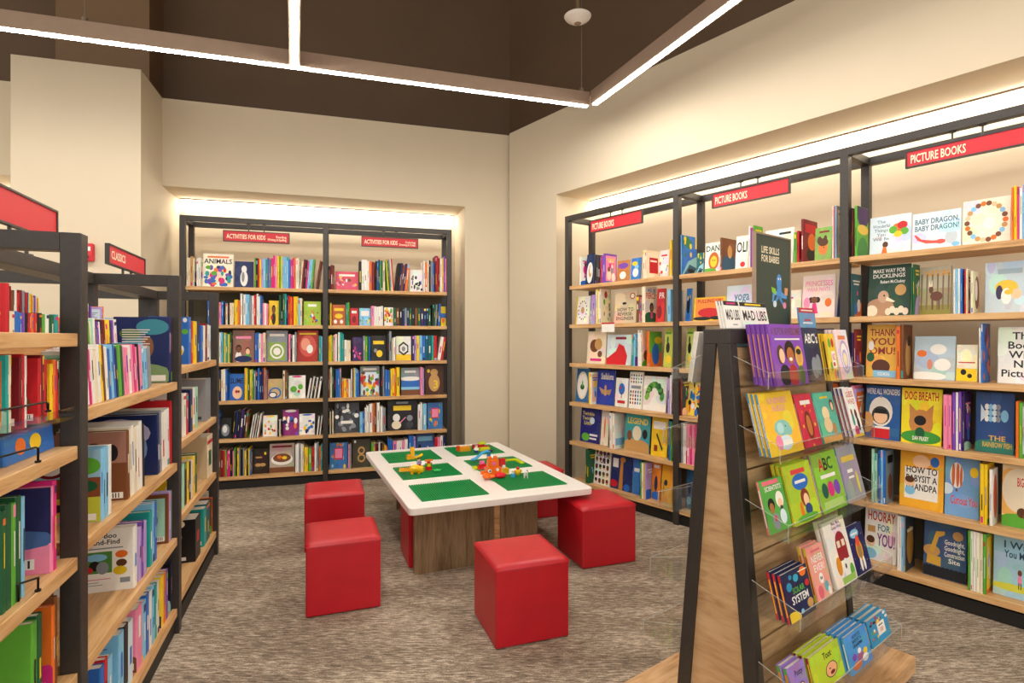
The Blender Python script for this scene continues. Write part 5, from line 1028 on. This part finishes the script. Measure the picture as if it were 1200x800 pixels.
def brick(m_, x, y, z, nx, ny, h, c, studs=True):
    s = .032 / 2
    m_.box(x + .0004, x + nx * s - .0004, y + .0004, y + ny * s - .0004, z, z + h - .0004, c)
    if studs:
        for i in range(nx):
            for j in range(ny): m_.cyl(x + (i + .5) * s, y + (j + .5) * s, z + h - .0004, z + h + .004, .0048, 10, c)
BH = .0192
YO = 'f5b414'
def b_tower(m_):
    for i in range(5): brick(m_, -.016, -.016, i * BH, 2, 2, BH, YO)
    brick(m_, -.048, -.02, 0, 2, 3, BH, YO); m_.cyl(-.03, 0, BH, BH * 2, .02, 14, 'f0a010')
    m_.tube([(.016, .0, .012), (.04, .0, .010), (.07, .01, .018), (.09, .02, .028)], .012, 10, 'f8d020'); brick(m_, .02, .012, .012, 2, 1, .016, 'c')
toy('brick_tower', 'yellow brick tower with a curved foot, on the far green plate near the shelves', -.32, .42, 0, b_tower)
def b_animal(m_):
    m_.ball(0, 0, .035, .045, .03, .03, 'f5c010'); m_.ball(.045, -.005, .03, .024, .022, .028, 'f5c010')
    for x in (-.025, .025): 
        for y in (-.016, .016): m_.cyl(x, y, 0, .02, .012, 10, 'f0b010')
    m_.box(-.12, -.035, -.014, .014, .02, .042, 'f0a418'); m_.cyl(.058, -.02, .034, .04, .004, 8, 'k')
    for i in range(4): m_.cyl(-.11 + i * .02, 0, .042, .047, .005, 8, 'f0a418')
toy('brick_animal', 'yellow brick animal with a long flat tail, on the middle green plate near the shelves', -.41, -.09, -8, b_animal)
def b_flower(m_):
    m_.box(-.02, .02, -.014, .014, 0, .028, 'd81c1c'); m_.box(-.012, .012, -.01, .01, .028, .05, 'f0c818'); m_.ball(-.02, 0, .045, .012, .01, .01, 'g'); m_.ball(.02, 0, .045, .012, .01, .01, 'g')
    m_.cyl(0, 0, .05, .068, .014, 12, 'e83818'); m_.box(-.03, .03, -.01, .01, .068, .08, 'f08018')
toy('toy_figure', 'red and yellow brick figure with an orange hat, on the middle green plate', -.29, -.02, 10, b_flower)
def b_kid(top, leg, hair, skin='h'):
    def f(m_):
        m_.box(-.013, .013, -.009, .009, 0, .022, leg); m_.prism([(-.014, -.01), (.014, -.01), (.014, .01), (-.014, .01)], .022, .045, top)
        m_.cyl(0, 0, .045, .062, .011, 12, skin); m_.ball(0, .002, .062, .013, .013, .009, hair); m_.tube([(-.014, 0, .042), (-.02, -.006, .026)], .004, 6, top); m_.tube([(.014, 0, .042), (.02, -.006, .026)], .004, 6, top)
    return f
toy('toy_figure', 'tiny brown-haired toy figure in lilac top and red trousers, between two plates', -.335, .115, 20, b_kid('l', 'r', 'z'))
def b_leaf(m_):
    m_.cyl(0, 0, 0, .012, .014, 10, '38c060')
    for a in range(5): m_.ball(.022 * math.cos(a * 1.257), .022 * math.sin(a * 1.257), .014, .014, .01, .006, '38c060', n=8, k=5)
toy('toy_leaf_piece', 'small bright green toy leaf piece on the middle green plate', -.25, -.11, 0, b_leaf)
def b_obox(m_):
    for i in range(2): brick(m_, 0, 0, i * BH, 6, 3, BH, 'f0a018')
    brick(m_, -.02, .03, 0, 2, 2, BH * 2.2, 'e04818')
toy('toy_brick_block', 'orange-yellow brick block on the green plate furthest towards the corner', .14, .55, 0, b_obox)
def b_rrow(m_):
    for i, c in ((0, 'r'), (1, 'r')): brick(m_, 0, 0, i * BH, 10 - 3 * i, 2, BH, c)
    brick(m_, .06, .004, BH * 2, 4, 2, BH, 'c8d820')
toy('toy_brick_row', 'red brick row topped by a lime brick, on the far corner plate', .28, .61, 0, b_rrow)
toy('toy_brick_block', 'flat yellow-lime brick in front of the red brick row', .31, .50, 0, lambda m_: brick(m_, 0, 0, 0, 6, 3, BH * 1.3, 'dcd820'))
toy('toy_figure', 'tiny toy figure in dark blue beside the flat lime brick', .26, .46, 0, b_kid('w', '2c2c9c', 's'))
def b_slide(m_):
    pts = [(-.10, 0, .01), (-.075, 0, .014), (-.045, 0, .035), (-.015, 0, .062), (.02, 0, .075), (.05, 0, .076)]
    for q in range(len(pts) - 1):
        a, b_ = pts[q], pts[q + 1]
        o = len(m_.v)
        for p in (a, b_): m_.v += [(p[0], -.02, p[2]), (p[0], .02, p[2]), (p[0], .02, p[2] + .006), (p[0], -.02, p[2] + .006)]
        for f in ((0, 1, 2, 3), (7, 6, 5, 4), (0, 4, 5, 1), (1, 5, 6, 2), (2, 6, 7, 3), (3, 7, 4, 0)): m_.face([o + i for i in f], '58b8e8')
        for yy in (-.022, .022):
            m_.tube([(a[0], yy, a[2] + .008), (b_[0], yy, b_[2] + .008)], .005, 6, '48a8e0')
    m_.box(.03, .055, -.02, .02, 0, .074, '3c88c8'); m_.ball(.06, 0, .085, .02, .018, .012, '202838')
toy('toy_slide', 'light blue toy slide behind the orange brick creature', .20, .10, -10, b_slide)
def b_cluster(m_):
    brick(m_, 0, 0, 0, 5, 4, BH, 'e01820'); brick(m_, .016, .016, BH, 3, 2, BH, 'd81018'); brick(m_, -.03, .03, 0, 2, 3, BH * .8, 'c0d820')
    brick(m_, .02, .016, BH * 2, 2, 2, BH, 'e868b0'); m_.ball(.06, .05, .05, .015, .015, .012, 'g')
toy('toy_brick_cluster', 'red pink and lime brick cluster at the foot of the blue slide', .07, -.17, 5, b_cluster)
toy('toy_brick_cluster', 'red brick stack behind the orange creature, beside the lime plates', .255, -.13, 0, lambda m_: [brick(m_, 0, 0, i * BH, 3, 2, BH, 'd8141c') for i in range(3)])
def b_L(m_):
    brick(m_, 0, 0, 0, 11, 2, .0096, 'd4e020'); brick(m_, .176, -.13, 0, 2, 10, .0096, 'd4e020')
toy('lime_plate_track', 'lime L-shaped flat brick track on the middle plate away from the shelves', .27, .03, 0, b_L)
def b_creature(m_):
    OR = 'f5721a'
    m_.prism([(-.055, -.03), (.055, -.03), (.05, .035), (-.05, .035)], .02, .075, OR); m_.prism([(-.04, -.022), (.04, -.022), (.036, .03), (-.036, .03)], .075, .125, OR)
    for x in (-.026, .018): m_.prism([(x - .012, -.01), (x + .016, -.01), (x + .012, .02), (x - .008, .02)], .125, .15, OR)
    m_.ball(-.06, -.03, .022, .03, .03, .022, OR); m_.ball(.045, -.045, .02, .045, .03, .02, 'e0182c'); m_.ball(-.02, -.03, .015, .03, .03, .015, OR)
    m_.cyl(-.035, .055, -.038, -.03, .013, 14, 'w', axis='y'); m_.cyl(-.034, .055, -.040, -.038, .007, 10, 'k', axis='y')
    m_.cyl(.025, .06, -.037, -.03, .011, 14, 'w', axis='y'); m_.cyl(0, .105, -.03, -.022, .013, 12, 'e868b0', axis='y')
    m_.cyl(-.02, 0, .15, .155, .0048, 8, OR); m_.box(-.09, -.05, -.012, .014, .028, .05, OR)
toy('brick_creature', 'big orange brick creature with white eyes and a red foot', .085, -.42, 0, b_creature)
toy('toy_brick_block', 'yellow brick with a white cup beside the orange creature', .19, -.36, 0, lambda m_: [brick(m_, 0, 0, 0, 3, 3, BH * 2, 'f0b818'), m_.cyl(.012, .012, BH * 2 + .004, BH * 3.2, .011, 12, 'w')])
toy('toy_vase', 'small light blue and white toy vase beside the orange creature', .222, -.475, 0, lambda m_: [m_.cyl(0, 0, 0, .026, .017, 16, '38a8e0', r1=.015), m_.cyl(0, 0, .026, .045, .009, 12, 'w', r1=.012)])
toy('toy_figure', 'yellow and red toy bird figure beside the white toy dog', .275, -.44, 0, lambda m_: [m_.ball(0, 0, .024, .022, .018, .024, 'f4c018'), m_.ball(0, 0, .052, .013, .013, .013, 'd82018'), m_.ball(-.022, 0, .03, .01, .008, .014, 'f4c018'), m_.ball(.022, 0, .03, .01, .008, .014, 'f4c018')])
def b_dog(m_):
    m_.ball(0, 0, .026, .016, .026, .014, 'w'); m_.ball(0, -.024, .044, .014, .014, .014, 'w'); m_.ball(.008, -.022, .052, .006, .008, .01, 'k'); m_.ball(0, -.037, .042, .003, .003, .003, 'k')
    for x in (-.01, .01):
        for y in (-.016, .016): m_.cyl(x, y, 0, .02, .005, 8, 'w')
    m_.tube([(0, .024, .03), (0, .034, .042)], .003, 6, 'w')
toy('toy_dog', 'small white toy dog with a black ear on the front green plate', .30, -.53, -20, b_dog)

# ---------------------------------------------------------------- red cube stools
def cube(label, x, y, deg, w=.37, h=.402):
    """x, y is the corner nearest the viewer on the outer side; the stool runs along +u and +v from it"""
    th = thing('cube_stool', label, 'stool', Matrix.Translation((x, y, 0)) @ Matrix.Rotation(math.radians(deg), 4, 'Z'), 'red cube stools around the play table')
    n = 10; m_ = MB(); r = .018
    # gently domed, soft-edged upholstered box
    bm_ = MB(); bm_.box(.0006, w - .0006, .0006, w - .0006, .004, h - .022)
    bm_.build('side_cover', M['vinyl'], th, .008, 3)
    o = len(m_.v); g = 14
    for j in range(g + 1):
        for i in range(g + 1):
            u, v = i / g, j / g
            du, dv = min(u, 1 - u), min(v, 1 - v)
            e = min(1, min(du, dv) * w / r); ed = math.sqrt(max(0, 1 - (1 - e) ** 2))
            puff = .006 * (4 * u * (1 - u)) * (4 * v * (1 - v))
            m_.v.append((u * w, v * w, h - .012 + .010 * ed + puff))
    for j in range(g):
        for i in range(g):
            a = o + j * (g + 1) + i; m_.face((a, a + 1, a + g + 2, a + g + 1))
    ring = [o + i for i in range(g + 1)] + [o + j * (g + 1) + g for j in range(1, g + 1)] + [o + g * (g + 1) + i for i in range(g - 1, -1, -1)] + [o + j * (g + 1) for j in range(g - 1, 0, -1)]
    k = len(m_.v)
    for q in ring: x_, y_, _ = m_.v[q]; m_.v.append((x_, y_, h - .0235))
    L_ = len(ring)
    for i in range(L_):
        j = (i + 1) % L_; m_.face((ring[i], k + i, k + j, ring[j]))
    m_.face([k + i for i in range(L_)])
    m_.build('seat_cushion', M['vinyl'], th, smooth=True)
    s_ = MB(); s_.tube([(.0, .0, h - .023), (w, .0, h - .023), (w, w, h - .023), (0, w, h - .023), (0, 0, h - .023)], .0022, 6); s_.build('seam_piping', M['vinyl'], th)
    return th
cube('red cube stool at the table corner closest to the viewer, before the oak base', -.078, 2.705, 19.5, .388)
cube('red cube stool standing alone in front of the gondola side of the table', -1.103, 3.01, 20, .395)
cube('red cube stool just behind the solitary one, towards the back-wall shelves', -1.45, 3.93, 19, .41)
cube('red cube stool by the picture book side of the table, beside its pointed corner', .4566, 3.65, 19.5, .40)
cube('red cube stool behind the table, mostly hidden, near the room corner', .09, 4.64, 19)
cube('red cube stool pushed under the table beside the oak base', -.672, 3.665, 20, .36, .398)
